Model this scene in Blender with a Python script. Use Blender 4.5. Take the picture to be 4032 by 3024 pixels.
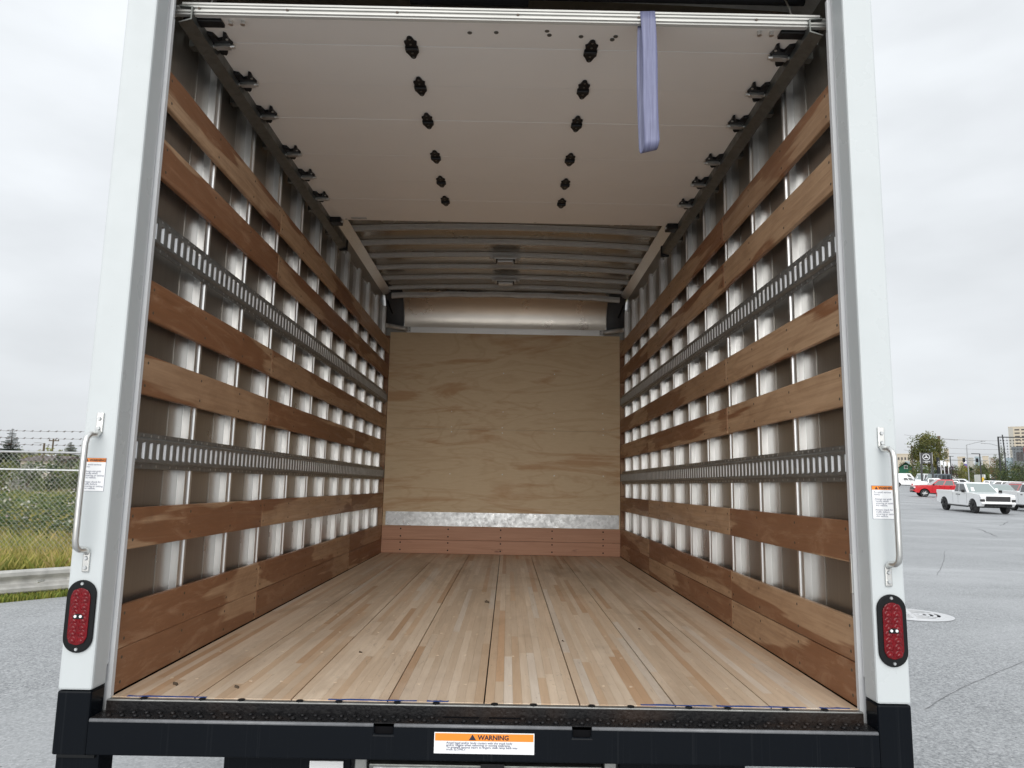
import bpy, bmesh, math, random
from mathutils import Vector, Matrix
R = math.radians
random.seed(7)
for o in list(bpy.data.objects): bpy.data.objects.remove(o, do_unlink=True)
scene = bpy.context.scene
COL = scene.collection

# ------------------------------------------------------------------ camera
CAM = Vector((0.0547, -2.3715, 0.6728)); YAW, PITCH, ROLL, FPX = R(-0.2), R(8.04), R(1.056), 2827.9
MC = Matrix.Rotation(YAW, 3, 'Z') @ Matrix.Rotation(math.pi/2 + PITCH, 3, 'X') @ Matrix.Rotation(ROLL, 3, 'Z')
cd = bpy.data.cameras.new('camera'); cam = bpy.data.objects.new('camera', cd); COL.objects.link(cam)
cam.matrix_world = Matrix.Translation(CAM) @ MC.to_4x4()
cd.sensor_width = 36; cd.lens = 36*FPX/4032; cd.clip_start = 0.05; cd.clip_end = 6000
scene.camera = cam
scene.render.resolution_x, scene.render.resolution_y = 1024, 768
def at(u, v, Y):                                   # photo pixel -> point on the plane y = Y
    d = MC @ Vector(((u-2016)/FPX, -(v-1512)/FPX, -1)); t = (Y-CAM.y)/d.y
    return CAM + d*t
# ------------------------------------------------------------------ sky, sun, exposure
SUN_EL, SUN_AZ = R(22), R(-6)                      # low broad sun added behind the viewer as fill for the cargo box
w = bpy.data.worlds.new('World'); scene.world = w; w.use_nodes = True
wt = w.node_tree; wt.nodes.clear()
def WN(t, **p):
    n = wt.nodes.new(t)
    for k, v in p.items(): setattr(n, k, v)
    return n
out = WN('ShaderNodeOutputWorld'); bg = WN('ShaderNodeBackground'); sky = WN('ShaderNodeTexSky')
sky.sky_type = 'NISHITA'; sky.sun_disc = False; sky.sun_elevation = SUN_EL; sky.sun_rotation = R(180)+SUN_AZ
sky.air_density = 1.0; sky.dust_density = 4.0
hs = WN('ShaderNodeHueSaturation'); hs.inputs['Saturation'].default_value = 0.25
tc = WN('ShaderNodeTexCoord'); sx = WN('ShaderNodeSeparateXYZ'); wt.links.new(tc.outputs['Generated'], sx.inputs[0])
mx = WN('ShaderNodeMath', operation='MAXIMUM'); mx.inputs[1].default_value = 0; wt.links.new(sx.outputs['Z'], mx.inputs[0])
ma = WN('ShaderNodeMath', operation='MULTIPLY_ADD'); ma.inputs[1].default_value = 0.65; ma.inputs[2].default_value = 1.0   # overcast sky: brighter towards the zenith
wt.links.new(mx.outputs[0], ma.inputs[0])
mp = WN('ShaderNodeMapping'); mp.inputs['Scale'].default_value = (1.3, 1.3, 3.2); wt.links.new(tc.outputs['Generated'], mp.inputs[0])
nz = WN('ShaderNodeTexNoise'); nz.inputs['Scale'].default_value = 1.6; nz.inputs['Detail'].default_value = 5; wt.links.new(mp.outputs[0], nz.inputs['Vector'])
mr = WN('ShaderNodeMapRange'); mr.inputs[1].default_value = .3; mr.inputs[2].default_value = .7; mr.inputs[3].default_value = .8; mr.inputs[4].default_value = 1.12
wt.links.new(nz.outputs[0], mr.inputs[0])
mm = WN('ShaderNodeMath', operation='MULTIPLY'); wt.links.new(ma.outputs[0], mm.inputs[0]); wt.links.new(mr.outputs[0], mm.inputs[1])
cl = WN('ShaderNodeVectorMath', operation='SCALE'); cl.inputs[0].default_value = (4.0, 4.17, 4.34); wt.links.new(mm.outputs[0], cl.inputs['Scale'])
mix = WN('ShaderNodeMix', data_type='RGBA'); mix.inputs[0].default_value = 0.9
wt.links.new(sky.outputs[0], hs.inputs['Color']); wt.links.new(hs.outputs[0], mix.inputs[6]); wt.links.new(cl.outputs[0], mix.inputs[7])
wt.links.new(mix.outputs[2], bg.inputs[0]); bg.inputs[1].default_value = 0.1; wt.links.new(bg.outputs[0], out.inputs[0])
sl = bpy.data.lights.new('sun', 'SUN'); sl.energy = 1.05; sl.angle = R(60); sl.color = (1, .97, .93)
so = bpy.data.objects.new('sun', sl); COL.objects.link(so)
sdir = Vector((math.sin(SUN_AZ)*math.cos(SUN_EL), -math.cos(SUN_AZ)*math.cos(SUN_EL), math.sin(SUN_EL)))
so.rotation_euler = sdir.to_track_quat('Z', 'Y').to_euler(); so.location = (0, -20, 30)
scene.view_settings.view_transform = 'Standard'; scene.view_settings.look = 'None'
scene.view_settings.exposure = 0.95; scene.view_settings.gamma = 1
scene.render.engine = 'CYCLES'
scene.cycles.max_bounces = 12; scene.cycles.diffuse_bounces = 8; scene.cycles.glossy_bounces = 6

# ------------------------------------------------------------------ materials
def col(c): return (c[0], c[1], c[2], 1)
class M:
    def __init__(s, name, base=(.5,.5,.5), rough=.5, metal=0, spec=.5):
        s.m = bpy.data.materials.new(name); s.m.use_nodes = True; s.t = s.m.node_tree
        s.b = s.t.nodes['Principled BSDF']; s.set('Base Color', col(base)); s.set('Roughness', rough); s.set('Metallic', metal); s.set('Specular IOR Level', spec)
        s._c = None
    def set(s, k, v):
        if isinstance(v, bpy.types.NodeSocket): s.t.links.new(v, s.b.inputs[k])
        else: s.b.inputs[k].default_value = v
    def n(s, typ, ins={}, out=0, **p):
        n = s.t.nodes.new('ShaderNode'+typ)
        for k, v in p.items(): setattr(n, k, v)
        for k, v in ins.items():
            if isinstance(v, bpy.types.NodeSocket): s.t.links.new(v, n.inputs[k])
            else: n.inputs[k].default_value = v
        return n.outputs[out]
    def co(s, kind='Object'):
        return s.n('TexCoord', out=kind)
    def rnd(s): return s.n('ObjectInfo', out='Random')
    def map(s, v, scale=(1,1,1), off=(0,0,0)): return s.n('Mapping', {0: v, 'Scale': scale, 'Location': off})
    def noise(s, v, scale=5, detail=4, rough=.55, dist=0): return s.n('TexNoise', {'Vector': v, 'Scale': scale, 'Detail': detail, 'Roughness': rough, 'Distortion': dist})
    def rng(s, v, a, b, c=0, d=1): return s.n('MapRange', {0: v, 1: a, 2: b, 3: c, 4: d})
    def mixc(s, f, a, b, mode='MIX'):
        return s.n('Mix', {0: f, 6: a if isinstance(a, bpy.types.NodeSocket) else col(a), 7: b if isinstance(b, bpy.types.NodeSocket) else col(b)}, out=2, data_type='RGBA', blend_type=mode)
    def math(s, op, a, b=0): return s.n('Math', {0: a, 1: b}, operation=op)
    def vadd(s, a, b): return s.n('VectorMath', {0: a, 1: b}, operation='ADD')
    def vscale(s, a, k): return s.n('VectorMath', {0: a, 'Scale': k}, operation='SCALE')
    def comb(s, x, y, z): return s.n('CombineXYZ', {0: x, 1: y, 2: z})
    def bump(s, h, strength=.2, dist=.002):
        s.set('Normal', s.n('Bump', {'Height': h, 'Strength': strength, 'Distance': dist}))
    def attr(s, name='tint'): return s.n('Attribute', attribute_name=name)

def simple(name, base, rough=.5, metal=0, var=.12, scale=6, bump=0, bscale=60, rv=.1, spec=.5):
    k = M(name, base, rough, metal, spec); v = k.co()
    f = k.noise(v, scale, 5)
    k.set('Base Color', k.mixc(f, [c*(1-var) for c in base], [min(1, c*(1+var)) for c in base]))
    k.set('Roughness', k.rng(k.noise(v, scale*3, 4), .3, .7, max(.03, rough-rv), min(1, rough+rv)))
    if bump: k.bump(k.noise(v, bscale, 4), bump)
    return k.m

def wood_slat():
    k = M('slat wood', rough=.5); r = k.rnd(); v = k.vadd(k.co(), k.comb(0, k.math('MULTIPLY', r, 37.), k.math('MULTIPLY', r, 11.)))
    g = k.noise(k.map(v, (20, 2.2, 70)), 1, 8, .6, .6)
    g2 = k.noise(k.map(v, (6, 1.1, 16)), 1, 5, .6, 1.8)
    edge = k.noise(k.map(v, (.2, .55, 4.2)), 1, 3, .5, .2)
    edge = k.math('ADD', edge, k.math('MULTIPLY', g, .05))
    heart = k.rng(edge, .515, .535)
    c = k.mixc(heart, (.54, .355, .215), (.27, .12, .055))
    c = k.mixc(k.rng(g, .35, .75, 0, .5), c, (.20, .095, .045))
    c = k.mixc(k.rng(g2, .55, .75, 0, .35), c, (.56, .37, .23))
    r2 = k.math('FRACT', k.math('MULTIPLY', r, 7.31))
    c = k.mixc(k.rng(r2, .3, 1, 0, .4), c, (.27, .145, .08))
    cl2 = k.noise(k.map(v, (2, 3.2, 11)), 1, 6, .7, .8); c = k.mixc(k.rng(cl2, .48, .75, 0, .5), c, (.17, .075, .035)); c = k.mixc(k.rng(cl2, .28, .46, .35, 0), c, (.62, .42, .27))
    scr = k.noise(k.map(v, (30, 14, 90)), 1, 2, .7)
    c = k.mixc(k.rng(scr, .68, .78, 0, .35), c, (.62, .45, .32))
    k.set('Base Color', c); k.set('Roughness', k.rng(g2, .3, .7, .38, .62)); k.bump(g, .25, .001)
    return k.m
def wood_floor():
    k = M('floor wood', rough=.55); v = k.co(); t = k.attr()
    g = k.noise(k.map(v, (60, 3.5, 10)), 1, 7, .6, .4)
    c = k.mixc(k.rng(g, .35, .8, 0, .4), t, (.42, .28, .17))
    st = k.noise(k.map(v, (2.6, .9, 1)), 1, 6, .65, .8)
    c = k.mixc(k.rng(st, .52, .72, 0, .5), c, (.33, .235, .16))
    sc = k.noise(k.map(v, (34, 9, 1)), 1, 3, .7, 1.5)
    c = k.mixc(k.rng(sc, .62, .74, 0, .6), c, (.34, .26, .19))
    pale = k.noise(k.map(v, (3, 1.6, 1), (9, 3, 0)), 1, 4)
    c = k.mixc(k.rng(pale, .55, .75, 0, .4), c, (.74, .60, .47))
    k.set('Base Color', c); k.set('Roughness', k.rng(st, .35, .7, .42, .66)); k.bump(g, .2, .001)
    return k.m
def plywood():
    k = M('plywood', rough=.6); v = k.co()
    w1 = k.noise(k.map(v, (.7, 1, 2.6)), 1, 4, .5, .9)
    rings = k.math('FRACT', k.math('MULTIPLY', w1, 9.))
    rr = k.rng(k.math('ABSOLUTE', k.math('SUBTRACT', rings, .5)), .30, .5)
    patch = k.rng(k.noise(k.map(v, (.75, 1, 4.4), (4, 0, 2)), 1, 6, .6, 1.2), .53, .64)
    fine = k.noise(k.map(v, (12, 1, 80)), 1, 6)
    c = k.mixc(fine, (.62, .465, .285), (.74, .585, .38))
    c = k.mixc(k.math('MULTIPLY', rr, .32), c, (.52, .33, .17))
    c = k.mixc(k.math('MULTIPLY', patch, .7), c, (.50, .27, .125))
    k.set('Base Color', c); k.bump(fine, .12, .001)
    return k.m
def red_kick():
    k = M('front kick board wood', rough=.55); v = k.co(); g = k.noise(k.map(v, (1.6, 8, 40)), 1, 7, .6, 1.2)
    kn = k.rng(k.noise(k.map(v, (3, 1, 9)), 1, 3), .66, .74)
    c = k.mixc(g, (.36, .165, .09), (.60, .34, .22)); c = k.mixc(k.math('MULTIPLY', kn, .7), c, (.16, .05, .03))
    k.set('Base Color', c); k.bump(g, .15, .001); return k.m
def galv(name='galvanized steel', base=(.50, .52, .53), rough=.42, sp=.5, metal=.85):
    k = M(name, base, rough, metal); v = k.co()
    vo = k.n('TexVoronoi', {'Vector': v, 'Scale': 42.}, out='Color')
    f = k.noise(v, 24, 5)
    c = k.mixc(k.rng(k.n('SeparateXYZ', {0: vo}), 0, 1, 0, sp), [b*.72 for b in base], [min(1, b*1.25) for b in base])
    c = k.mixc(k.rng(f, .55, .75, 0, .4*sp), c, [b*.6 for b in base])
    k.set('Base Color', c); k.set('Roughness', k.rng(f, .3, .7, rough-.1, rough+.15)); return k.m
def brushed(name, base, rough, metal, sc=(1, 90, 1.2), var=.15):
    k = M(name, base, rough, metal); v = k.co(); f = k.noise(k.map(v, sc), 1, 5); d = k.noise(v, 3.5, 6)
    c = k.mixc(f, [b*(1-var) for b in base], [min(1, b*(1+var)) for b in base]); c = k.mixc(k.rng(d, .5, .85, 0, .18), c, [b*.75 for b in base])
    k.set('Base Color', c); k.set('Roughness', k.rng(d, .3, .7, max(.05, rough-.03), rough+.05)); return k.m
def white_paint():
    k = M('white fleet paint', (.80, .83, .83), .28); v = k.co(); f = k.noise(v, 5, 6); sp = k.noise(v, 55, 2)
    c = k.mixc(k.rng(f, .5, .8, 0, .35), (.56, .595, .605), (.49, .52, .525)); c = k.mixc(k.rng(sp, .74, .78, 0, .5), c, (.5, .5, .49))
    k.set('Base Color', c); k.set('Roughness', k.rng(f, .3, .7, .22, .4)); k.set('Specular IOR Level', .35); k.bump(k.noise(v, 16, 3), .03, .002); return k.m
def black_paint():
    k = M('black bumper paint', (.012, .014, .018), .3, 0, .10); v = k.co()
    st = k.noise(k.map(v, (70, 1, .5)), 1, 4, .7); st2 = k.noise(k.map(v, (14, 1, .8)), 1, 3)
    f = k.math('MULTIPLY', k.rng(st, .55, .8), k.rng(st2, .45, .7))
    c = k.mixc(k.math('MULTIPLY', f, .45), (.005, .0065, .009), (.06, .064, .068))
    k.set('Base Color', c); k.set('Roughness', k.rng(f, 0, 1, .26, .6)); k.bump(k.noise(v, 90, 3), .08, .001); return k.m
def wet_tread():
    k = M('wet black tread plate', (.02, .02, .02), .25, 0, .22); v = k.co(); f = k.noise(v, 120, 4); g = k.noise(k.map(v, (3, 8, 1)), 1, 4)
    c = k.mixc(k.rng(g, .5, .7, 0, .6), (.010, .010, .011), (.040, .026, .019)); k.set('Base Color', c)
    k.set('Roughness', k.rng(f, .35, .65, .08, .6)); k.bump(f, .6, .003); return k.m
def asphalt():
    k = M('asphalt', rough=.75); v = k.co(); a = k.noise(v, 55, 4, .75); a2 = k.noise(v, 16, 5, .75); b = k.noise(v, .5, 7, .62); b2 = k.noise(k.map(v, (.16, .22, 1)), 1, 7, .65, .6)
    c = k.mixc(k.rng(a, .40, .62), (.15, .158, .164), (.54, .55, .56)); c = k.mixc(k.rng(a2, .35, .68, 0, .5), c, (.22, .228, .235)); c = k.mixc(k.rng(b, .42, .7, 0, .45), c, (.40, .41, .42))
    c = k.mixc(k.rng(b2, .5, .7, 0, .5), c, (.45, .46, .47)); sp = k.noise(v, 38, 1); c = k.mixc(k.rng(sp, .72, .76, 0, .7), c, (.66, .66, .66))
    pt = k.noise(v, 21, 1, .5); c = k.mixc(k.rng(pt, .76, .775, 0, .85), c, (.03, .03, .03))
    k.set('Base Color', c); k.set('Roughness', k.rng(b2, .35, .7, .7, .4)); k.bump(a, .6, .006); return k.m
def soil():
    k = M('field soil and thatch', rough=.95); v = k.co(); a = k.noise(v, 1.1, 6); b = k.noise(v, 22, 4)
    c = k.mixc(a, (.13, .135, .035), (.27, .22, .085)); c = k.mixc(k.rng(b, .4, .7, 0, .5), c, (.06, .07, .02)); k.set('Base Color', c); k.bump(b, .8, .03); return k.m
def leafmat(name, rough=.6):
    k = M(name, rough=rough); t = k.attr(); k.set('Base Color', t); k.set('Subsurface Weight', 0.0)
    tr = k.t.nodes.new('ShaderNodeBsdfTranslucent'); k.t.links.new(t, tr.inputs[0]); ms = k.t.nodes.new('ShaderNodeMixShader'); ms.inputs[0].default_value = .3
    o = k.t.nodes['Material Output']; k.t.links.new(k.b.outputs[0], ms.inputs[1]); k.t.links.new(tr.outputs[0], ms.inputs[2]); k.t.links.new(ms.outputs[0], o.inputs[0]); return k.m
def carpaint(name, base, rough=.18, metal=0.):
    k = M(name, base, rough, metal); k.set('Coat Weight', .6); k.set('Coat Roughness', .05); v = k.co()
    k.set('Base Color', k.mixc(k.rng(k.noise(v, 3, 4), .4, .8, 0, .12), base, [c*.75 for c in base])); return k.m
def lens_red():
    k = M('red lens', (.3, .006, .015), .15, 0, .3); v = k.co(); k.set('Coat Weight', .15); f = k.noise(v, 70, 2)
    k.set('Base Color', k.mixc(f, (.06, .001, .003), (.24, .003, .009))); return k.m
def glass(name='vehicle glass', base=(.03, .035, .04)):
    k = M(name, base, .06); k.set('Coat Weight', .5); return k.m

def webbing():
    k = M('lavender webbing', (.165, .175, .285), .5); v = k.co(); f = k.noise(k.map(v, (140, 1, 5)), 1, 4, .6); g = k.noise(v, 7, 4)
    c = k.mixc(k.rng(f, .35, .7), (.115, .122, .215), (.21, .222, .345)); c = k.mixc(k.rng(g, .5, .75, 0, .5), c, (.09, .095, .16)); k.set('Base Color', c); k.bump(k.noise(v, 500, 2), .3, .001); return k.m
MT = dict(
    slat=wood_slat(), floor=wood_floor(), ply=plywood(), kick=red_kick(), galv=galv('galvanized steel', (.34, .345, .335), .42, .3, .7), zinc=galv('bright zinc', (.62, .64, .65), .36), tab=simple('bright slot tab', (.88, .89, .90), .45, .1, .10, 90),
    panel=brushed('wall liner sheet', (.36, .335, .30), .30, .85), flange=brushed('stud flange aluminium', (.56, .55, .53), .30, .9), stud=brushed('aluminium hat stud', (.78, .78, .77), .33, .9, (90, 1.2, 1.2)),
    alu=brushed('milled aluminium', (.80, .80, .79), .36, .9, (1.5, 90, 90)), roofsheet=brushed('roof sheet aluminium', (.46, .40, .32), .24, .9, (1.2, 60, 1.2), .05),
    cap=brushed('nose sheet aluminium', (.72, .67, .60), .28, .9, (1.2, 60, 40), .05), bow=galv('roof bow steel', (.74, .75, .74), .42, .12, .25), track=galv('door track steel', (.20, .21, .20), .4, .3, .8),
    white=white_paint(), black=black_paint(), tread=wet_tread(), jamb=simple('grey vinyl jamb', (.62, .63, .64), .45, 0, .06),
    door=simple('door panel laminate', (.87, .84, .80), .42, 0, .035, 3), doorrail=brushed('door bottom rail', (.46, .46, .44), .42, .5, (1, 60, 60)),
    plast=simple('black hinge plastic', (.010, .010, .011), .38, 0, .2, 40, spec=.25), steel=brushed('plated steel', (.70, .70, .68), .3, .95, (30, 30, 30)),
    rubber=simple('black rubber', (.010, .011, .012), .55, 0, .2, 30, spec=.15), lens=lens_red(), clear=simple('clear lamp window', (.45, .46, .46), .15, .3),
    navy=simple('dark header', (.012, .014, .022), .5), char=simple('charcoal corner cap', (.06, .065, .072), .6, 0, .25, 12),
    strap=webbing(), blue=simple('blue tape line', (.03, .075, .27), .5, 0, .5, 60),
    dark=simple('dark recess', (.006, .006, .007), .8, spec=.05), label=simple('label white', (.86, .87, .88), .35, 0, .02), orange=simple('label orange', (.90, .27, .025), .4, 0, .03),
    ink=simple('label ink', (.015, .015, .03), .5), inkblue=simple('label blue ink', (.05, .06, .14), .5), asphalt=asphalt(), soil=soil(),
    leaf=leafmat('foliage'), bark=simple('bark', (.11, .085, .06), .9, 0, .3, 9, .6, 40), pole=simple('galvanised pole', (.38, .39, .40), .45, .5), bpole=simple('black pole', (.025, .026, .028), .45),
    wire=simple('fence wire', (.45, .46, .46), .4, .7, .2, 30), gal2=simple('weathered guard rail', (.50, .49, .46), .5, .35, .45, 7), rust=simple('rusty wire', (.10, .075, .06), .7, .3),
    tyre=simple('tyre rubber', (.022, .022, .023), .75), rim=simple('alloy rim', (.62, .63, .64), .25, .9), brim=simple('black rim', (.02, .02, .021), .3, .3),
    cwhite=carpaint('white car paint', (.88, .89, .90)), cred=carpaint('red car paint', (.52, .012, .02)), cmar=carpaint('maroon car paint', (.26, .02, .03)), cgrey=carpaint('grey car paint', (.16, .19, .215), .25, .5),
    csil=carpaint('silver car paint', (.45, .47, .49), .25, .7), cblk=carpaint('dark car paint', (.03, .03, .034)), glass=glass(), wsh=glass('windshield glass', (.27, .32, .315)), grille=simple('black grille', (.015, .015, .016), .4),  # windshield base lightened to carry the reflected sky
    lamp=simple('headlamp', (.75, .76, .78), .15, .2), amber=simple('amber lamp', (.7, .16, .04), .25), tail=simple('tail lamp', (.45, .01, .01), .2),
    beige=simple('beige precast', (.56, .50, .42), .8, 0, .06), gbuild=simple('grey cladding', (.15, .165, .18), .6, 0, .12), win=simple('dark window', (.07, .065, .065), .25), green=simple('green siding', (.03, .17, .105), .7, 0, .1), roof=simple('brown shingle', (.09, .07, .06), .85),
    concrete=simple('concrete', (.45, .44, .42), .85, 0, .12, 2), brick=simple('brown brick', (.16, .11, .085), .85), bglass=simple('blue glass facade', (.32, .40, .45), .25), signk=simple('black sign face', (.012, .013, .016), .3), signw=simple('white sign print', (.82, .84, .85), .35),
    purple=simple('purple sign', (.14, .10, .40), .4), redp=simple('red paint', (.62, .06, .05), .4), bluep=simple('blue paint', (.03, .07, .30), .4), yellow=simple('yellow paint', (.75, .48, .04), .5), iron=simple('cast iron', (.66, .665, .67), .4, .35, .2, 25, .3), crack=simple('crack filler', (.12, .122, .125), .7),
)

# ------------------------------------------------------------------ mesh builder
class MB:
    def __init__(s): s.v = []; s.f = []; s.t = []
    def add(s, vs, fs, tint=None):
        n = len(s.v); s.v += [tuple(p) for p in vs]; s.f += [tuple(i+n for i in f) for f in fs]; s.t += [tint]*len(fs); return s
    def box(s, x0, x1, y0, y1, z0, z1, tint=None):
        if x0 > x1: x0, x1 = x1, x0
        if y0 > y1: y0, y1 = y1, y0
        if z0 > z1: z0, z1 = z1, z0
        return s.add([(x0,y0,z0),(x1,y0,z0),(x1,y1,z0),(x0,y1,z0),(x0,y0,z1),(x1,y0,z1),(x1,y1,z1),(x0,y1,z1)],
              [(3,2,1,0),(4,5,6,7),(0,1,5,4),(1,2,6,5),(2,3,7,6),(3,0,4,7)], tint)
    def cyl(s, a, b, r, n=12, r2=None, cap=True, tint=None):
        a, b = Vector(a), Vector(b); d = (b-a).normalized(); u = d.orthogonal().normalized(); w_ = d.cross(u); r2 = r if r2 is None else r2
        vs = []
        for i in range(n):
            c = math.cos(2*math.pi*i/n); q = math.sin(2*math.pi*i/n); e = u*c + w_*q
            vs += [a+e*r, b+e*r2]
        fs = [(2*i, (2*i+2) % (2*n), (2*i+3) % (2*n), 2*i+1) for i in range(n)]
        if cap: fs += [tuple(2*i for i in range(n))[::-1], tuple(2*i+1 for i in range(n))]
        return s.add(vs, fs, tint)
    def tube(s, pts, r, n=8, tint=None):
        pts = [Vector(p) for p in pts]; vs = []; fs = []; u = None
        for i, p in enumerate(pts):
            d = (pts[min(i+1, len(pts)-1)] - pts[max(i-1, 0)]).normalized()
            u = d.orthogonal().normalized() if u is None else (u - d*u.dot(d)).normalized()
            w_ = d.cross(u)
            for j in range(n): a = 2*math.pi*j/n; vs.append(p + (u*math.cos(a)+w_*math.sin(a))*(r[i] if isinstance(r, list) else r))
        for i in range(len(pts)-1):
            for j in range(n): fs.append((i*n+j, i*n+(j+1) % n, (i+1)*n+(j+1) % n, (i+1)*n+j))
        fs += [tuple(range(n))[::-1], tuple(range((len(pts)-1)*n, len(pts)*n))]
        return s.add(vs, fs, tint)
    def prism(s, poly, axis, a, b, tint=None):        # poly in the other two axes (order x,y,z without axis)
        def P(p, k): l = [p[0], p[1]]; l.insert('xyz'.index(axis), k); return tuple(l)
        n = len(poly); vs = [P(p, a) for p in poly] + [P(p, b) for p in poly]
        fs = [tuple(range(n)), tuple(range(2*n-1, n-1, -1))] + [(i, i+n, (i+1) % n+n, (i+1) % n) for i in range(n)]
        return s.add(vs, fs, tint)
    def build(s, name, mat, parent=None, bevel=0, seg=2, smooth=False, kind=None):
        me = bpy.data.meshes.new(name); me.from_pydata(s.v, [], s.f); me.update()
        if any(t is not None for t in s.t):
            at_ = me.attributes.new('tint', 'FLOAT_COLOR', 'FACE')
            fl = []
            for t in s.t: fl += [t[0], t[1], t[2], 1.0] if t else [.5, .5, .5, 1.0]
            at_.data.foreach_set('color', fl)
        else:
            bm = bmesh.new(); bm.from_mesh(me); bmesh.ops.recalc_face_normals(bm, faces=bm.faces); bm.to_mesh(me); bm.free()
        me.materials.append(MT[mat] if isinstance(mat, str) else mat)
        if smooth: me.polygons.foreach_set('use_smooth', [True]*len(me.polygons))
        o = bpy.data.objects.new(name, me); COL.objects.link(o)
        if parent: o.parent = parent
        if bevel:
            b = o.modifiers.new('bevel', 'BEVEL'); b.width = bevel; b.segments = seg; b.limit_method = 'ANGLE'; b.angle_limit = R(40)
            if hasattr(b, 'harden_normals'): b.harden_normals = False
        if kind: o['kind'] = kind
        return o
def empty(name, loc=(0,0,0), rz=0):
    o = bpy.data.objects.new(name, None); COL.objects.link(o); o.location = loc; o.rotation_euler = (0, 0, rz); o.empty_display_size = .2; return o
def tag(o, label, cat, group=None):
    o['label'] = label; o['category'] = cat
    if group: o['group'] = group
    return o
def box(name, mat, parent, *b, bevel=0): return MB().box(*b).build(name, mat, parent, bevel)
def like(o, parent, loc=None, rot=None, scale=None):
    c = o.copy(); COL.objects.link(c); c.parent = parent
    if loc is not None: c.location = loc
    if rot is not None: c.rotation_euler = rot
    if scale is not None: c.scale = scale
    return c
def text(name, s, size, loc, mat, parent, align='LEFT', bold=0, rot=(math.pi/2, 0, 0), space=1.0, line=1.0, sx=1.0):
    cu = bpy.data.curves.new(name, 'FONT'); cu.body = s; cu.size = size; cu.align_x = align; cu.resolution_u = 2; cu.space_line = line; cu.space_character = space
    cu.offset = bold; cu.extrude = 0
    t = bpy.data.objects.new(name, cu); COL.objects.link(t); dg = bpy.context.evaluated_depsgraph_get(); dg.update()
    me = bpy.data.meshes.new_from_object(t.evaluated_get(dg)); bpy.data.objects.remove(t); bpy.data.curves.remove(cu)
    me.name = name; me.materials.clear(); me.materials.append(MT[mat])
    o = bpy.data.objects.new(name, me); COL.objects.link(o); o.location = loc; o.rotation_euler = rot; o.scale = (sx, 1, 1); o.parent = parent; return o
def smoothnoise(x, seed=0):
    return math.sin(x*1.3+seed)*.5 + math.sin(x*2.9+seed*2.1)*.3 + math.sin(x*6.1+seed*.7)*.2
def gz(y):                                         # lot is flat near the truck, then climbs gently
    d = y-28
    if d < -4: return -.9
    if d < 4: return -.9 + .024*(d+4)**2/16
    z = -.9 + .024*min(d, 152)
    return z if d < 152 else z + .035*(d-152)*min(1, (d-152)/300)*.3
GND = -.9

# ------------------------------------------------------------------ ground
def sheet(name, mat, xs, ys, dz, parent=None):
    m = MB(); nx = len(xs)
    vs = [(x, y, gz(y)+dz) for y in ys for x in xs]
    fs = [(j*nx+i, j*nx+i+1, (j+1)*nx+i+1, (j+1)*nx+i) for j in range(len(ys)-1) for i in range(nx-1)]
    m.add(vs, fs); o = m.build(name, mat, parent, smooth=True); o['kind'] = 'structure'; return o
ys = [-60, -20, 0, 10, 20, 22] + [24+i for i in range(0, 10)] + [36, 45, 60, 80, 110, 140, 165, 178, 182, 190, 210, 240, 300, 400, 600, 900, 1500, 2600]
ground = sheet('ground', 'soil', [-2600, -600, -100, -20, 0, 20, 100, 300, 700, 2600], ys, -.012)
# paved lot: polygon left edge follows the guard rail
EDGE = [(-19.5, -9.5), (-12.0, -.2), (-6.26, 6.94), (-5.81, 7.5), (-4.2, 9.0), (-2.0, 10.0), (2.0, 10.6), (2.2, 13), (2.4, 22), (3, 42), (6, 76), (20, 120), (40, 168)]
m = MB(); vs = []; fs = []
def edge_x(y):
    for (xa, ya), (xb, yb) in zip(EDGE, EDGE[1:]):
        if ya <= y <= yb: return xa + (xb-xa)*(y-ya)/(yb-ya)
    return EDGE[0][0] - (EDGE[0][1]-y)*.85 if y < EDGE[0][1] else EDGE[-1][0]
yy = [-60, -30] + [y for y in (-9.5, -5, -.2, 3, 5, 6.94, 7.5, 8.2, 9.0, 9.5, 10.0, 10.6, 13, 17, 22)] + [24+i for i in range(0, 10)] + [36, 42, 45, 60, 76, 90, 110, 120, 140, 160, 168]
for y in yy:
    ex = edge_x(y) if y < 9.9 else min(edge_x(y), 2 if y < 13 else edge_x(y))
    for fx in (0, .1, .25, .5, 1): vs.append((ex + (260-ex)*fx, y, gz(y)))
for j in range(len(yy)-1):
    for i in range(4): fs.append((j*5+i, j*5+i+1, (j+1)*5+i+1, (j+1)*5+i))
lot = m.add(vs, fs).build('asphalt_lot', 'asphalt', smooth=True); lot['kind'] = 'structure'
# seams and cracks in the asphalt
def crack(pts, wd):
    mm = MB(); P = [at(u, v, 1) - CAM for u, v in pts]; Q = []
    for d in P:
        t = (GND - CAM.z)/d.z; p = CAM + d*t
        for _ in range(12): t = (gz(p.y)-CAM.z)/d.z; p = CAM + d*t
        Q.append(p)
    pts3 = []
    for a, b in zip(Q, Q[1:]):
        for k in range(8): pts3.append(a.lerp(b, k/8))
    pts3.append(Q[-1]); vs = []
    for i, p in enumerate(pts3):
        d = (pts3[min(i+1, len(pts3)-1)] - pts3[max(i-1, 0)]); nrm = Vector((-d.y, d.x, 0)).normalized(); wv = wd*(.5+.5*abs(smoothnoise(i*.9, wd*99)))
        j = nrm*smoothnoise(i*.7, len(pts))*wd*2
        vs += [p+j+nrm*wv + Vector((0,0,.004)), p+j-nrm*wv + Vector((0,0,.004))]
    fs = [(2*i, 2*i+1, 2*i+3, 2*i+2) for i in range(len(pts3)-1)]
    o = mm.add(vs, fs).build('asphalt_crack', 'crack', lot); return o
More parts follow.
